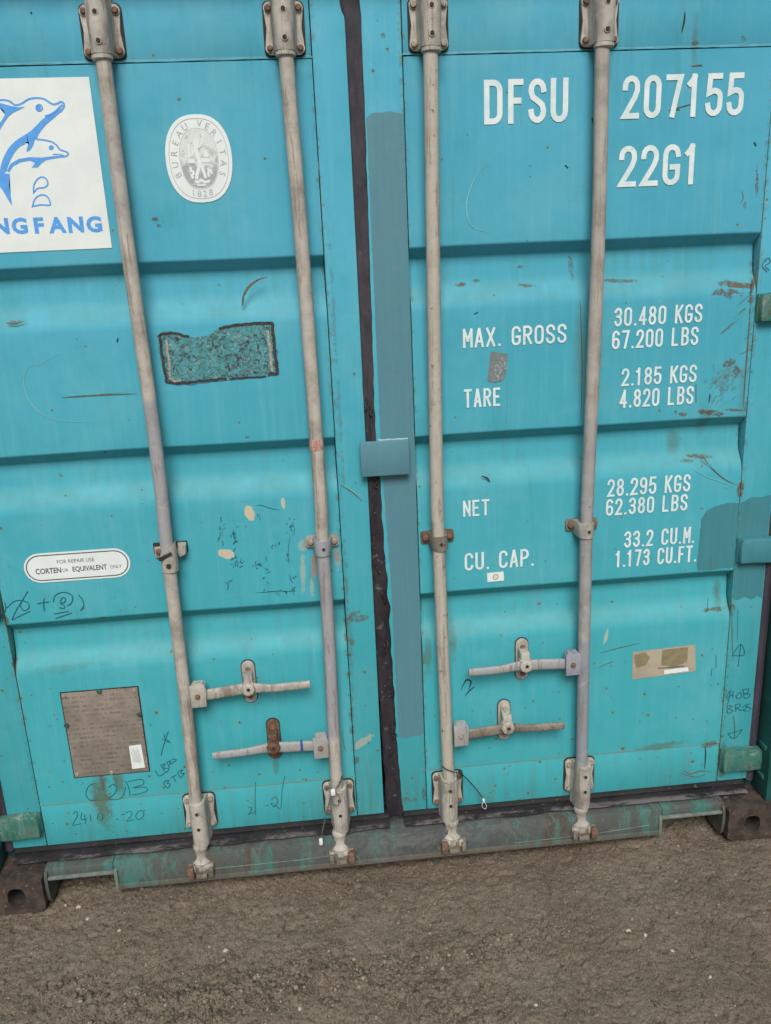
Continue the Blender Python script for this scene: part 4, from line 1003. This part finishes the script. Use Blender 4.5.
# ---- repair notice pill sticker
def pill(cx, cz, hw_, hh, n=10, tilt=0):
    o = []
    for s_, a0 in ((1, -90), (-1, 90)):
        for i in range(n+1):
            a = R(a0+180*i/n); o.append((s_*(hw_-hh)+hh*math.cos(a), hh*math.sin(a)))
    ct, st_ = math.cos(tilt), math.sin(tilt)
    return [(cx+a*ct-b*st_, cz+a*st_+b*ct) for a, b in o]
pcx, pcz = W(77.5, 565.5); til = 0.0
bm = bmesh.new(); prism(bm, pill(pcx, pcz, .141, .042, tilt=til), -.0009, -.0002); ns = link('notice_sticker', bm, M['sticker'], DL, 0)
bm = bmesh.new(); stroke(bm, pill(pcx, pcz, .1345, .0355, tilt=til), .0030, -.0011, True)
bfont(bm, 'FOR REPAIR USE', pcx-.003, pcz+.014, .0150, -.0012, xs=.92)
bfont(bm, 'CORTEN', pcx-.078, pcz-.010, .0215, -.0012, bold=.0005, xs=.80); bfont(bm, 'OR', pcx-.034, pcz-.011, .0135, -.0012, xs=.85); bfont(bm, 'EQUIVALENT', pcx+.031, pcz-.010, .0200, -.0012, bold=.0004, xs=.78); bfont(bm, 'ONLY', pcx+.101, pcz-.011, .0135, -.0012, xs=.85)
link('notice_print', bm, M['ink_dark'], DL, 0)

# ---- data plate
T = NT('stamped_plate'); x, y, z = T.xyz()
n1 = T.noise(18, 5, .7); f = T.noise(160, 3, .6, stretch=(1, 1, 1.0)); f2 = T.noise(60, 6, .75)
row = T.math('SINE', T.math('MULTIPLY', z, 2*math.pi/.0145)); words = T.noise(170, 2, .5, stretch=(1, 1, .25))
band = T.math('MULTIPLY', T.ramp(row, .0, .5), T.ramp(words, .47, .54)); band = T.math('MULTIPLY', band, T.ramp(T.noise(22, 2, .5, stretch=(1, 1, 2.4)), .40, .5))
col = T.mix(T.ramp(n1, .35, .65), srgb(138, 130, 118), srgb(122, 113, 102)); col = T.mix(T.math('MULTIPLY', band, .7), col, srgb(98, 90, 80))
col = T.mix(T.math('MULTIPLY', T.ramp(f2, .58, .68), .35), col, srgb(122, 104, 80))
T.fin(col, .6, T.bump(band, .3, .0006), spec=.4); plate_m = T.m
bm = bmesh.new(); pc4 = [W(60.5, 693.5), W(138, 687.5), W(149, 769), W(73, 779)]
pcn = (sum(p[0] for p in pc4)/4, sum(p[1] for p in pc4)/4); x0, x1, z0, z1 = -.9255, -.7125, .383, .6575
prism(bm, [(x0-.003, z0-.003), (x1+.003, z0-.003), (x1+.003, z1+.003), (x0-.003, z1+.003)], -.0015, -.0002, 1)
prism(bm, jag([(x0, z0), (x1, z0), (x1, z1), (x0, z1)], .0008, .01), -.0035, -.0015, 0, .0005)
for px, pz in ((x0+.009, z1-.009), (x1-.010, z1-.008), (x0+.008, z0+.010), ((x0+x1)/2, z0+.006)): cyl(bm, (px, -.0035, pz), (px, -.0065, pz), .006, .0045, 12, 2)
for px, pz in (((x0+x1)/2, z1-.004), (x1-.004, (z0+z1)/2+.05), (x0+.002, (z0+z1)/2+.035)): cyl(bm, (px, -.0035, pz), (px, -.008, pz), .0085, .006, 7, 3)
link('data_plate', bm, [plate_m, M['black'], M['bolt_pale'], simple('green_rivet', srgb(44, 96, 84), srgb(60, 70, 62), 60, .7, .3)], DL, 30)['label'] = 'brownish stamped metal data plate'
bm = bmesh.new(); q = [W(128.8, 746, -.004), W(141, 744.5, -.004), W(145, 767.5, -.004), W(132.3, 769, -.004)]
prism(bm, q, -.0042, -.0036); link('inspection_sticker', bm, M['sticker'], DL, 0)
bm = bmesh.new(); sx0, sz1 = q[0]; 
for k in range(7):
    fx = .0035+.0035*k; stroke(bm, [(sx0+fx+.001, sz1-.006-random.random()*.01), (sx0+fx+.0025, sz1-.030), (sx0+fx+.005, sz1-.05-random.random()*.012)], .0007+.0008*random.random(), -.0045)
link('sticker_print', bm, M['ink_grey'], DL, 0)

# ---- beige tape remains, grey tag, small label (right door)
T = NT('tape_remains'); n1 = T.noise(14, 5, .6); n2 = T.noise(120, 4, .7)
col = T.mix(T.ramp(n1, .4, .6), srgb(172, 162, 142), srgb(156, 148, 130)); col = T.mix(T.math('MULTIPLY', T.ramp(n2, .55, .7), .3), col, srgb(120, 110, 86))
T.fin(col, .7); bm = bmesh.new()
slab(bm, jag([W(632.5, 652), (W(663, 648.5)), W(695, 644.5), W(695.5, 671), W(660, 676), W(632, 679.5)], .0012, .006), -.0007, 0)
slab(bm, jag([W(662, 650), W(688, 647), W(687, 661), W(676, 667), W(661, 665)], .002, .005, seed=2), -.0010, 1)
slab(bm, jag([W(634, 655), W(645, 652), W(650, 657), W(646, 665), W(636, 668)], .002, .005, seed=4), -.0010, 1)
slab(bm, jag([W(664, 670), W(688, 667), W(688.5, 671), W(664, 674)], .0015, .005, seed=6), -.0012, 2)
stroke(bm, [W(658, 668), W(672, 667), W(684, 666)], .003, -.0014, False, 3)
link('tape_remains', bm, [T.m, simple('tape_brown', srgb(124, 116, 88), srgb(140, 128, 98), 40, .8, .2), M['sticker'], M['ink_dark']], DR, 0)
bm = bmesh.new(); slab(bm, jag([W(491, 351), W(508, 354), W(505.5, 376), W(502, 381), W(494, 382.5), W(487.5, 381), W(489, 366)], .0014, .005), -.0007)
for k in range(26):
    a, b = random.uniform(495, 505), random.uniform(356, 379); stroke(bm, [W(a, b), W(a+random.uniform(-1, 2), b+random.uniform(1, 3))], .002, -.0009, False, 1)
link('peeled_tag', bm, [simple('grey_tag', srgb(104, 118, 122), srgb(120, 128, 126), 60, .8, .3), M['ink_grey']], DR, 0)
bm = bmesh.new(); slab(bm, [W(487, 573), W(503.5, 571.5), W(504, 580.5), W(487.5, 582)], -.0008); link('small_label', bm, M['sticker'], DR, 0)
bm = bmesh.new(); px, pz = W(495.5, 576.8); stroke(bm, oval(px, pz, .0075, .0075, 12, 1), .002, -.0011, True); bfont(bm, 'G', px, pz, .009, -.0011); link('label_print', bm, simple('brown_ink', srgb(150, 110, 96), srgb(140, 100, 90), 60, .6, .02), DR, 0)

# ---- residue flecks where a notice was scraped off
bm = bmesh.new()
def H4(x, y): return (210+x/5.93, 470+y/5.93)
def fleck(x, y, sx, sy, n, w=.0011):
    for _ in range(n):
        a, b = H4(x+random.gauss(0, sx), y+random.gauss(0, sy)); L = random.uniform(.5, 2.2); an = random.uniform(0, 6.28)
        P = [(a, b)]
        for k in range(3): an += random.uniform(-1.3, 1.3); P.append((P[-1][0]+L*math.cos(an)*.6, P[-1][1]+L*math.sin(an)))
        stroke(bm, [W(*p) for p in P], random.uniform(.5, 1.6)*w, -.0006)
fleck(65, 370, 8, 30, 16); fleck(150, 400, 8, 40, 18); fleck(142, 530, 8, 20, 10); fleck(295, 555, 22, 18, 16); fleck(480, 330, 10, 25, 8); fleck(465, 520, 8, 20, 6); fleck(400, 430, 8, 8, 4)
fleck(340, 630, 12, 25, 5); fleck(490, 640, 20, 8, 5); fleck(190, 550, 10, 15, 5); fleck(95, 660, 20, 20, 5); fleck(285, 270, 4, 8, 4); fleck(430, 720, 60, 5, 14)
def hl(L, w=.0009, mat=0, y=-.0006, cr=H4, tp=True): stroke(bm, [W(*cr(*p)) for p in Sm(L, 4)], w, y, False, mat, tp)
hl([(260, 210), (310, 210), (360, 228), (420, 235)], .0013); hl([(270, 728), (350, 722), (420, 716), (500, 722)], .0016); hl([(475, 390), (465, 460), (468, 560)], .001); hl([(490, 300), (500, 350), (495, 390)], .001)
hl([(40, 260), (75, 560), (80, 740)], .0006, 1); hl([(80, 745), (240, 748)], .0006, 1); hl([(130, 190), (250, 180)], .0006, 1)
link('scraped_residue', bm, [M['scr_dark'], M['scr_pale']], DL, 0)['kind'] = 'stuff'

# ---- handwriting
def pen(par, lines, w=.0022, name='handwriting', mat='ink'):
    bm = bmesh.new()
    for L in lines: stroke(bm, [W(*p) for p in (Sm(L, 4) if len(L) > 2 else L)], w, -.0009)
    return clustered(name, bm, M[mat], par, .016)
def hc(L, ox, oy, k): return [(ox+x/k, oy+y/k) for x, y in L]
wr = lambda LL, ox, oy, k: [hc(L, ox, oy, k) for L in LL]
pen(DL, wr([[(25, 345), (30, 375), (24, 400)], [(35, 375), (70, 342), (110, 335), (145, 350), (148, 375), (125, 388), (108, 372), (105, 345)], [(143, 288), (115, 335), (85, 385), (62, 432)], [(62, 437), (110, 412), (157, 390)],
    [(192, 352), (222, 347), (252, 342)], [(228, 325), (224, 352), (228, 390)], [(275, 345), (282, 312), (315, 295), (352, 298), (374, 318), (366, 350), (345, 362)], [(310, 345), (320, 322), (336, 325), (332, 345), (312, 350), (330, 362), (328, 376), (305, 372)],
    [(278, 405), (315, 398), (352, 390)], [(285, 428), (325, 415), (368, 400)], [(402, 305), (425, 335), (430, 365), (412, 388)]], 0, 535, 5.14))
pen(DL, wr([[(235, 555), (200, 570), (185, 610), (205, 643), (240, 640)], [(300, 580), (325, 560), (345, 580), (330, 610), (305, 635), (340, 640), (372, 625), (390, 575)], [(390, 545), (405, 580), (412, 620)], [(400, 548), (470, 535), (480, 560), (430, 578), (490, 575), (498, 595), (455, 610), (425, 615)],
    [(608, 290), (590, 340), (570, 412)], [(585, 300), (592, 325), (618, 345), (600, 340), (575, 325)], [(540, 490), (562, 518), (600, 495)], [(568, 460), (590, 495)], [(570, 465), (590, 455), (585, 478), (610, 478), (600, 500)], [(598, 445), (615, 475)], [(600, 448), (620, 440), (615, 458), (650, 435), (625, 432)],
    [(585, 560), (605, 580), (618, 560), (600, 555), (612, 540), (590, 545), (585, 560)], [(618, 530), (650, 512)], [(634, 520), (645, 548)], [(655, 500), (670, 530)], [(655, 500), (680, 485), (672, 505), (690, 505), (672, 525)],
    [(118, 715), (135, 700), (140, 725), (118, 770), (160, 762)], [(165, 705), (160, 740), (190, 738)], [(178, 715), (182, 765)], [(205, 715), (212, 750)], [(250, 712), (245, 740), (268, 742), (270, 715), (252, 708)], [(290, 742), (296, 744)], [(340, 738), (350, 742)],
    [(365, 718), (385, 714)], [(388, 708), (415, 700), (420, 720), (395, 750), (430, 742)], [(455, 700), (440, 725), (458, 742), (482, 720), (475, 695), (455, 700)]], 50, 675, 5.14), .0020)
pen(DL, wr([[(330, 85), (328, 150), (330, 212)], [(442, 62), (432, 120), (428, 185)], [(390, 155), (405, 140), (415, 160), (400, 180), (390, 165), (425, 188)], [(300, 210), (325, 200)], [(300, 180), (315, 185), (305, 208)], [(365, 178), (380, 172)]], 170, 760, 3.855), .0018)
pen(DR, wr([[(622, 210), (628, 160), (634, 110)], [(597, 158), (634, 108), (650, 155), (597, 160)], [(568, 350), (588, 318), (575, 380)], [(572, 350), (600, 335)], [(600, 318), (598, 352)], [(615, 340), (630, 325), (640, 345), (620, 355), (612, 340)], [(645, 315), (650, 350)], [(640, 315), (670, 310), (665, 328), (650, 332), (675, 335), (668, 350), (648, 352)],
    [(575, 385), (575, 420), (600, 408), (580, 400), (595, 388), (572, 385)], [(610, 380), (612, 412)], [(610, 382), (630, 378), (628, 392), (612, 396), (640, 408)], [(640, 395), (655, 385), (658, 400), (645, 405), (660, 412)], [(680, 378), (662, 380), (665, 392), (680, 398), (668, 412)],
    [(602, 432), (606, 480), (606, 530)], [(575, 512), (606, 534), (642, 492)], [(576, 512), (610, 505), (640, 492)]], 600, 620, 4.51), .0022)
pen(DR, [[(765, 262), (768, 258), (770, 262), (765, 266), (769, 270)], [(766, 258), (762, 266), (767, 272)]], .002)
# seam line ticks and dark dashes on the right leaf
bm = bmesh.new()
def dk(L, w=.002, mat=0): stroke(bm, [W(*p) for p in Sm(L, 4)] if len(L) > 2 else [W(*p) for p in L], w, -.0006, False, mat, True)
dk([(705, 745), (705.5, 755), (704.5, 769)], .0045); dk([(685, 11), (684, 22), (681.5, 33)], .005); dk([(684, 770), (690, 774), (700, 771), (712, 772)], .004, 1); dk([(681, 773), (695, 777), (706, 774)], .003, 1)
dk([(468, 690), (471, 682), (466, 680), (461, 690)], .005); dk([(465, 696), (470, 690), (475, 686)], .004)
dk([(600, 653), (618, 648), (640, 643)], .0022, 1); dk([(598, 668), (606, 664), (614, 661)], .0018, 1); dk([(712, 668), (711, 676)], .002); dk([(716, 655), (716, 668)], .0018)
dk([(732, 612), (732, 635), (733, 660)], .0028, 1); dk([(738, 610), (737, 640)], .0014)
dk([(565, 165), (568, 168)], .004); dk([(754, 142), (756, 146)], .005); dk([(742, 190), (743, 198), (740, 204)], .002, 1); dk([(592, 118), (594, 126)], .005); dk([(696, 384), (696, 402)], .0018); dk([(710, 394), (709, 402)], .004)
dk([(474, 314), (478, 312)], .003); dk([(481, 476), (487, 478), (490, 482)], .005); dk([(708, 597), (707, 612)], .002); dk([(712, 552), (711, 570)], .0015, 1)
dk([(490, 163), (478, 172), (468, 195), (467, 215), (474, 228), (490, 232)], .0022, 2); dk([(580, 300), (582, 360), (581, 420)], .003, 1)
dk([(669, 110), (680, 109.5)], .003, 1); dk([(670, 110), (695, 103)], .0025, 1); dk([(692, 66), (702, 65)], .003, 1)
dk([(706, 461), (712, 468), (718, 474), (726, 480), (737, 485)], .003, 1); dk([(690, 466), (705, 476), (722, 482), (736, 488)], .0016, 2); dk([(703, 457), (708, 464)], .004, 1); dk([(756, 270), (753, 285), (750, 296)], .007, 1); dk([(751, 300), (748, 340), (745, 380), (743, 408)], .004, 1)
for k in range(30):
    a, b = random.uniform(712, 738), random.uniform(372, 400); dk([(a, b), (a-3, b+3.5)], .0014, 1)
for k in range(9):
    b = 262+k*10+random.uniform(-3, 3); dk([(754-.1*b*0-random.uniform(2, 16), b+30), (753-random.uniform(0, 4), b+24)], .0012, 1)
clustered('scratch', bm, [M['scr_dark'], M['scr'], M['scr_pale']], DR, .02)
bm = bmesh.new()
dk([(242, 307), (243, 298), (248, 288), (258, 280), (268, 277)], .006, 1); dk([(243, 305), (244, 298)], .002, 0)
dk([(52, 364), (30, 366), (24, 380), (28, 398), (42, 414), (64, 421), (100, 422)], .0016, 2); dk([(62, 397.5), (90, 395.5), (137, 393.5)], .003, 1); dk([(36, 366), (60, 353)], .001, 2)
dk([(6, 323), (14, 324), (25, 321)], .004, 1); dk([(104, 270), (106, 268)], .003, 0); dk([(31, 12), (31.8, 14)], .005, 0); dk([(118, 338), (117, 342)], .004, 0); dk([(342, 730), (344, 745), (346, 752)], .002, 1); dk([(340, 485), (352, 492), (362, 501)], .003, 1); dk([(343, 484), (356, 493), (364, 497)], .0018, 2)
clustered('scratch', bm, [M['scr_dark'], M['scr'], M['scr_pale']], DL, .02)

# ================================================================== SEALS hanging on the rods
def wire(bm, L, r, y, mat=0):
    P = [(W(u, v, yy)[0], yy, W(u, v, yy)[1]) for u, v, yy in L]; tube(bm, smoothpts(P, 6), r, 8, mat)
x2, x3 = -.1655, .172
sm_dark = simple('wire_black', srgb(40, 42, 46), srgb(60, 60, 60), 60, .5, .1); sm_wire = simple('wire_steel', srgb(150, 150, 148), srgb(120, 118, 112), 60, .4, .1, metal=.6); sm_w = simple('seal_plastic', srgb(226, 228, 226), srgb(210, 212, 210), 60, .4, .05)
e = tag(empty('wire_seal', (x2, -.07, .26)), 'loose wire seal with white plastic bead hanging from the rod left of the centre joint', 'wire seal')
def loc_child(o, root):
    o.parent = root; o.matrix_parent_inverse = Matrix.Translation(-Vector(root.location)); return o
bm = bmesh.new(); wire(bm, [(341, 779, -.066), (335, 790, -.078), (330, 800, -.076), (326, 815, -.072), (323, 828, -.070), (321, 838, -.070)], .0016, 0)
wire(bm, [(333, 792, -.080), (330, 800, -.082), (337, 806, -.082), (340, 799, -.082), (336, 792, -.080)], .0014, 0); loc_child(link('cable', bm, sm_wire), e)
bm = bmesh.new(); wire(bm, [(331, 788, -.066), (333, 790, -.074), (337, 787, -.074), (341, 780, -.068), (342, 776, -.05)], .0022, 0); loc_child(link('tie', bm, sm_dark), e)
bm = bmesh.new(); px, pz = W(333, 792, -.08); box(bm, px-.007, px+.007, -.088, -.074, pz-.009, pz+.009, .003, 2); loc_child(link('bead', bm, sm_w), e); bm = bmesh.new(); px, pz = W(321, 841.5, -.07); cyl(bm, (px, -.070, pz-.010), (px, -.070, pz+.010), .0065, .0055, 12, 0, .002); loc_child(link('bead', bm, sm_w), e)
e = tag(empty('wire_seal', (x3, -.07, .30)), 'black wire seal with clear loose loop hanging from the rod right of the centre joint', 'wire seal')
bm = bmesh.new(); wire(bm, [(442, 766, -.05), (446, 769, -.066), (454, 772, -.066), (461, 774, -.050), (468, 780, -.03), (476, 789, -.028), (482, 797, -.030)], .0017, 0)
wire(bm, [(459, 771, -.05), (462, 775, -.048), (460, 778, -.05)], .004, 0); loc_child(link('cable', bm, sm_dark), e)
bm = bmesh.new(); px, pz = W(483.5, 800, -.031); box(bm, px-.0035, px+.0035, -.036, -.030, pz-.007, pz+.006, .002, 2); wire(bm, [(483, 802, -.031), (482, 806, -.036), (485, 809, -.04), (486.5, 806, -.036), (484.5, 802, -.031)], .0006, 0); loc_child(link('bead', bm, sm_w), e)

# ================================================================== GROUND
def vnoise(x, y, seed):
    xi = np.floor(x).astype(np.int64); yi = np.floor(y).astype(np.int64); xf = x-xi; yf = y-yi
    def h(a, b):
        n = (a*374761393+b*668265263+seed*974634777) & 0x7fffffff; n = ((n ^ (n >> 13))*1274126177) & 0x7fffffff; return ((n ^ (n >> 16)) & 0xffff)/65535.
    u = xf*xf*(3-2*xf); v = yf*yf*(3-2*yf)
    return (h(xi, yi)*(1-u)+h(xi+1, yi)*u)*(1-v)+(h(xi, yi+1)*(1-u)+h(xi+1, yi+1)*u)*v
def fbm(x, y, sc, oc, seed, g=.5):
    t = 0; a = 1; s_ = 0
    for k in range(oc):
        t = t+a*vnoise(x*sc+k*17.3, y*sc+k*9.1, seed+k); s_ += a; a *= g; sc *= 2.03
    return t/s_-.5
def clod(x, y):
    """where the dirt is lumpy (0..1)"""
    b = np.clip(fbm(x, y, 2.2, 4, 50)*3.2+.38, 0, 1)
    d = np.exp(-((y+.46+.10*(x+.5)+.05*np.sin(x*7))/.085)**2)*np.clip(1.25-abs(x+.35)/.75, 0, 1)
    d2 = np.exp(-((y+.40-.02*x)/.06)**2)*np.exp(-((x-.15)/.22)**2)
    return np.clip(.16*b+.95*d+.8*d2, 0, 1)
def height(x, y):
    z = -.017+.030*fbm(x, y, 1.3, 3, 1)+.020*fbm(x, y, 5, 3, 11)
    c = clod(x, y)
    n = fbm(x, y, 30, 4, 21, .6); n2 = fbm(x, y, 75, 3, 31, .6)
    z = z+(.050*c)*(np.maximum(n, -.14)+.1)+(.0045+.014*c)*n2
    n3 = fbm(x, y, 150, 2, 61, .6); z = z+(.007+.003*c)*n3-.007*np.clip((-.15-fbm(x, y, 34, 3, 71))/.06, 0, 1)
    z = z+.012*fbm(x*.6+y*1.1, y-x*.25, 5, 2, 41)
    # hollow washed out just in front of the sill, packed earth against the castings
    z = z-.012*np.exp(-((y+.02)/.10)**2)*np.exp(-(x/.75)**2)
    z = z+.006*np.exp(-((abs(x)-1.13)/.12)**2)*np.exp(-((y+.05)/.1)**2)
    return z
def axis(lo, hi, step, far):
    a = list(np.arange(lo, hi, step)); d = step; v = a[0]; L = []
    while v > -far: d *= 1.22; v -= d; L.append(v)
    d = step; v = a[-1]; Rr = []
    while v < far: d *= 1.22; v += d; Rr.append(v)
    return np.array(L[::-1]+a+Rr)
gx = axis(-1.45, 1.45, .0042, 150); gy = axis(-.85, .10, .0042, 150)
X, Yg = np.meshgrid(gx, gy, indexing='ij'); Z = height(X, Yg)
me = bpy.data.meshes.new('ground'); nx, ny = X.shape
co = np.stack([X, Yg, Z], -1).reshape(-1, 3).astype(np.float32)
idx = np.arange(nx*ny).reshape(nx, ny); q = np.stack([idx[:-1, :-1], idx[1:, :-1], idx[1:, 1:], idx[:-1, 1:]], -1).reshape(-1, 4)
me.vertices.add(len(co)); me.vertices.foreach_set('co', co.ravel()); me.loops.add(q.size); me.loops.foreach_set('vertex_index', q.ravel().astype(np.int32))
me.polygons.add(len(q)); me.polygons.foreach_set('loop_start', np.arange(0, q.size, 4, dtype=np.int32)); me.polygons.foreach_set('loop_total', np.full(len(q), 4, np.int32))
me.update(); me.validate(); me.polygons.foreach_set('use_smooth', np.ones(len(q), bool))
T = NT('packed_dirt'); a = T.noise(3, 5, .6); b = T.noise(26, 6, .7); c = T.noise(180, 5, .75); d = T.noise(9, 5, .65, off=(3, 7, 1))
c2n = T.noise(75, 5, .8, off=(2, 5, 5)); col = T.mix(T.ramp(a, .35, .65), srgb(140, 128, 110), srgb(122, 109, 92)); col = T.mix(T.math('MULTIPLY', T.ramp(T.noise(1.7, 4, .6, off=(4, 9, 0)), .42, .6), .5), col, srgb(140, 130, 113)); col = T.mix(T.math('MULTIPLY', T.ramp(b, .45, .65), .55), col, srgb(96, 86, 73))
col = T.mix(T.math('MULTIPLY', T.ramp(c, .52, .62), .6), col, srgb(156, 146, 131)); col = T.mix(T.math('MULTIPLY', T.ramp(c, .36, .47, 1, 0), .55), col, srgb(70, 60, 47)); col = T.mix(T.math('MULTIPLY', T.ramp(c2n, .61, .66), .8), col, srgb(64, 56, 46)); col = T.mix(T.math('MULTIPLY', T.ramp(T.noise(38, 6, .8, off=(8, 1, 5)), .58, .66), .6), col, srgb(74, 66, 53))
col = T.mix(T.math('MULTIPLY', T.ramp(d, .6, .72), .35), col, srgb(104, 102, 78)); col = T.mix(T.math('MULTIPLY', T.ramp(T.noise(6, 5, .7, off=(13, 2, 0)), .60, .70), .5), col, srgb(134, 108, 78))
vo = T.n('ShaderNodeTexVoronoi'); vo.inputs['Scale'].default_value = 60; T.l(T.co, vo.inputs['Vector'])
pk = T.math('MULTIPLY', T.ramp(T.math('ADD', vo.outputs['Distance'], T.math('MULTIPLY', c, .3)), .22, .28, 1, 0), T.ramp(T.xyz(vo.outputs['Color'])[0], .95, .97)); col = T.mix(T.math('MULTIPLY', pk, .7), col, srgb(186, 178, 162))
gn = T.noise(330, 3, .8, off=(1, 2, 3)); col = T.mix(T.math('MULTIPLY', T.ramp(gn, .54, .64), .45), col, srgb(170, 160, 142)); col = T.mix(T.math('MULTIPLY', T.ramp(gn, .36, .46, 1, 0), .45), col, srgb(70, 62, 52)); T.fin(col, .9, T.bump(gn, 1., .003, T.bump(c, .8, .005)), spec=.2); me.materials.append(T.m); dirt = T.m
g = bpy.data.objects.new('ground', me); COL.objects.link(g); tag(g, kind='structure')

# loose grit and clods: one uncountable object
def lump(seed, sub=1):
    t = bmesh.new(); bmesh.ops.create_icosphere(t, subdivisions=sub, radius=1)
    for v in t.verts: v.co *= 1+.45*mnoise.noise(v.co*1.3+Vector((seed*3.7, 0, 0)))
    t.verts.ensure_lookup_table(); vs = np.array([v.co[:] for v in t.verts]); fs = np.array([[v.index for v in f.verts] for f in t.faces]); t.free(); return vs, fs
protos = [lump(i, 2 if i < 4 else 1) for i in range(10)]
rng = np.random.default_rng(5); V, Fc, Mi = [], [], []; off = 0
N0 = 110000; xs_ = rng.uniform(-1.45, 1.40, N0); ys_ = rng.uniform(-.82, .06, N0); cls = clod(xs_, ys_)
ok = rng.random(N0) < .55+.9*cls*cls; xs_, ys_, cls = xs_[ok], ys_[ok], cls[ok]; hs_ = height(xs_, ys_)
for x, y, cl, zz in zip(xs_[:70000], ys_, cls, hs_):
    r = min(.009, .0011*(1/(rng.random()+.012))**.40*(.8+1.1*cl)); vs, fs = protos[rng.integers(4, 10)]
    A = rng.uniform(0, 6.28); ca, sa = math.cos(A), math.sin(A); sc = r*rng.uniform(.6, 1.3, 3)
    p = vs*sc; p = np.stack([p[:, 0]*ca-p[:, 1]*sa, p[:, 0]*sa+p[:, 1]*ca, p[:, 2]*.8], 1)+[x, y, zz+r*.1]
    V.append(p); Fc.append(fs+off); off += len(p); q_ = rng.random(); m = 0 if q_ < .74 else (1 if q_ < .83 else 2); Mi.append(np.full(len(fs), m))
V = np.concatenate(V).astype(np.float32); Fc = np.concatenate(Fc); Mi = np.concatenate(Mi)
me = bpy.data.meshes.new('gravel'); me.vertices.add(len(V)); me.vertices.foreach_set('co', V.ravel()); me.loops.add(Fc.size); me.loops.foreach_set('vertex_index', Fc.ravel().astype(np.int32))
me.polygons.add(len(Fc)); me.polygons.foreach_set('loop_start', np.arange(0, Fc.size, 3, dtype=np.int32)); me.polygons.foreach_set('loop_total', np.full(len(Fc), 3, np.int32)); me.polygons.foreach_set('material_index', Mi.astype(np.int32))
me.update(); me.validate()
me.materials.append(dirt); me.materials.append(simple('pale_grit', srgb(152, 142, 126), srgb(128, 118, 102), 90, .85, .3)); me.materials.append(simple('dark_grit', srgb(92, 82, 68), srgb(74, 65, 54), 90, .9, .3))
gr = bpy.data.objects.new('gravel', me); COL.objects.link(gr); tag(gr, 'loose brown clods and fine grit strewn over the dirt', 'gravel', kind='stuff')

# single pale pebbles
PEB = [(79, 909, 3.5), (88, 921, 2.5), (66, 908, 2), (226, 954, 3), (198, 988, 2), (628, 934, 3), (645, 939, 2.6), (672, 953, 2.2), (710, 979, 2.2), (735, 838, 3), (120, 936, 2.0), (300, 1010, 2.5), (536, 1006, 2.2)]
pm = simple('pale_pebble', srgb(190, 184, 170), srgb(160, 152, 138), 120, .8, .3)
vs, fs = lump(2, 2); pme = bpy.data.meshes.new('pebble'); pme.from_pydata([tuple(v) for v in vs], [], [tuple(int(i) for i in f) for f in fs]); pme.materials.append(pm)
for p in pme.polygons: p.use_smooth = True
for i, (u, v, s_) in enumerate(PEB):
    k = _m @ Vector(((u-385.5)/F_PX, 1, (512-v)/F_PX)); t = (-.02-CZ)/k.z; x, y = CX+t*k.x, CY+t*k.y
    o = bpy.data.objects.new('pebble', pme); COL.objects.link(o); zz = float(height(np.array([x]), np.array([y]))[0]); r = s_*.0021
    o.location = (x, y, zz+r*.3); o.scale = (r*1.2, r, r*.75); o.rotation_euler = (0, 0, i*1.3)
    tag(o, 'small pale pebble lying on the brown dirt', 'pebble', 'pale pebbles on the dirt')
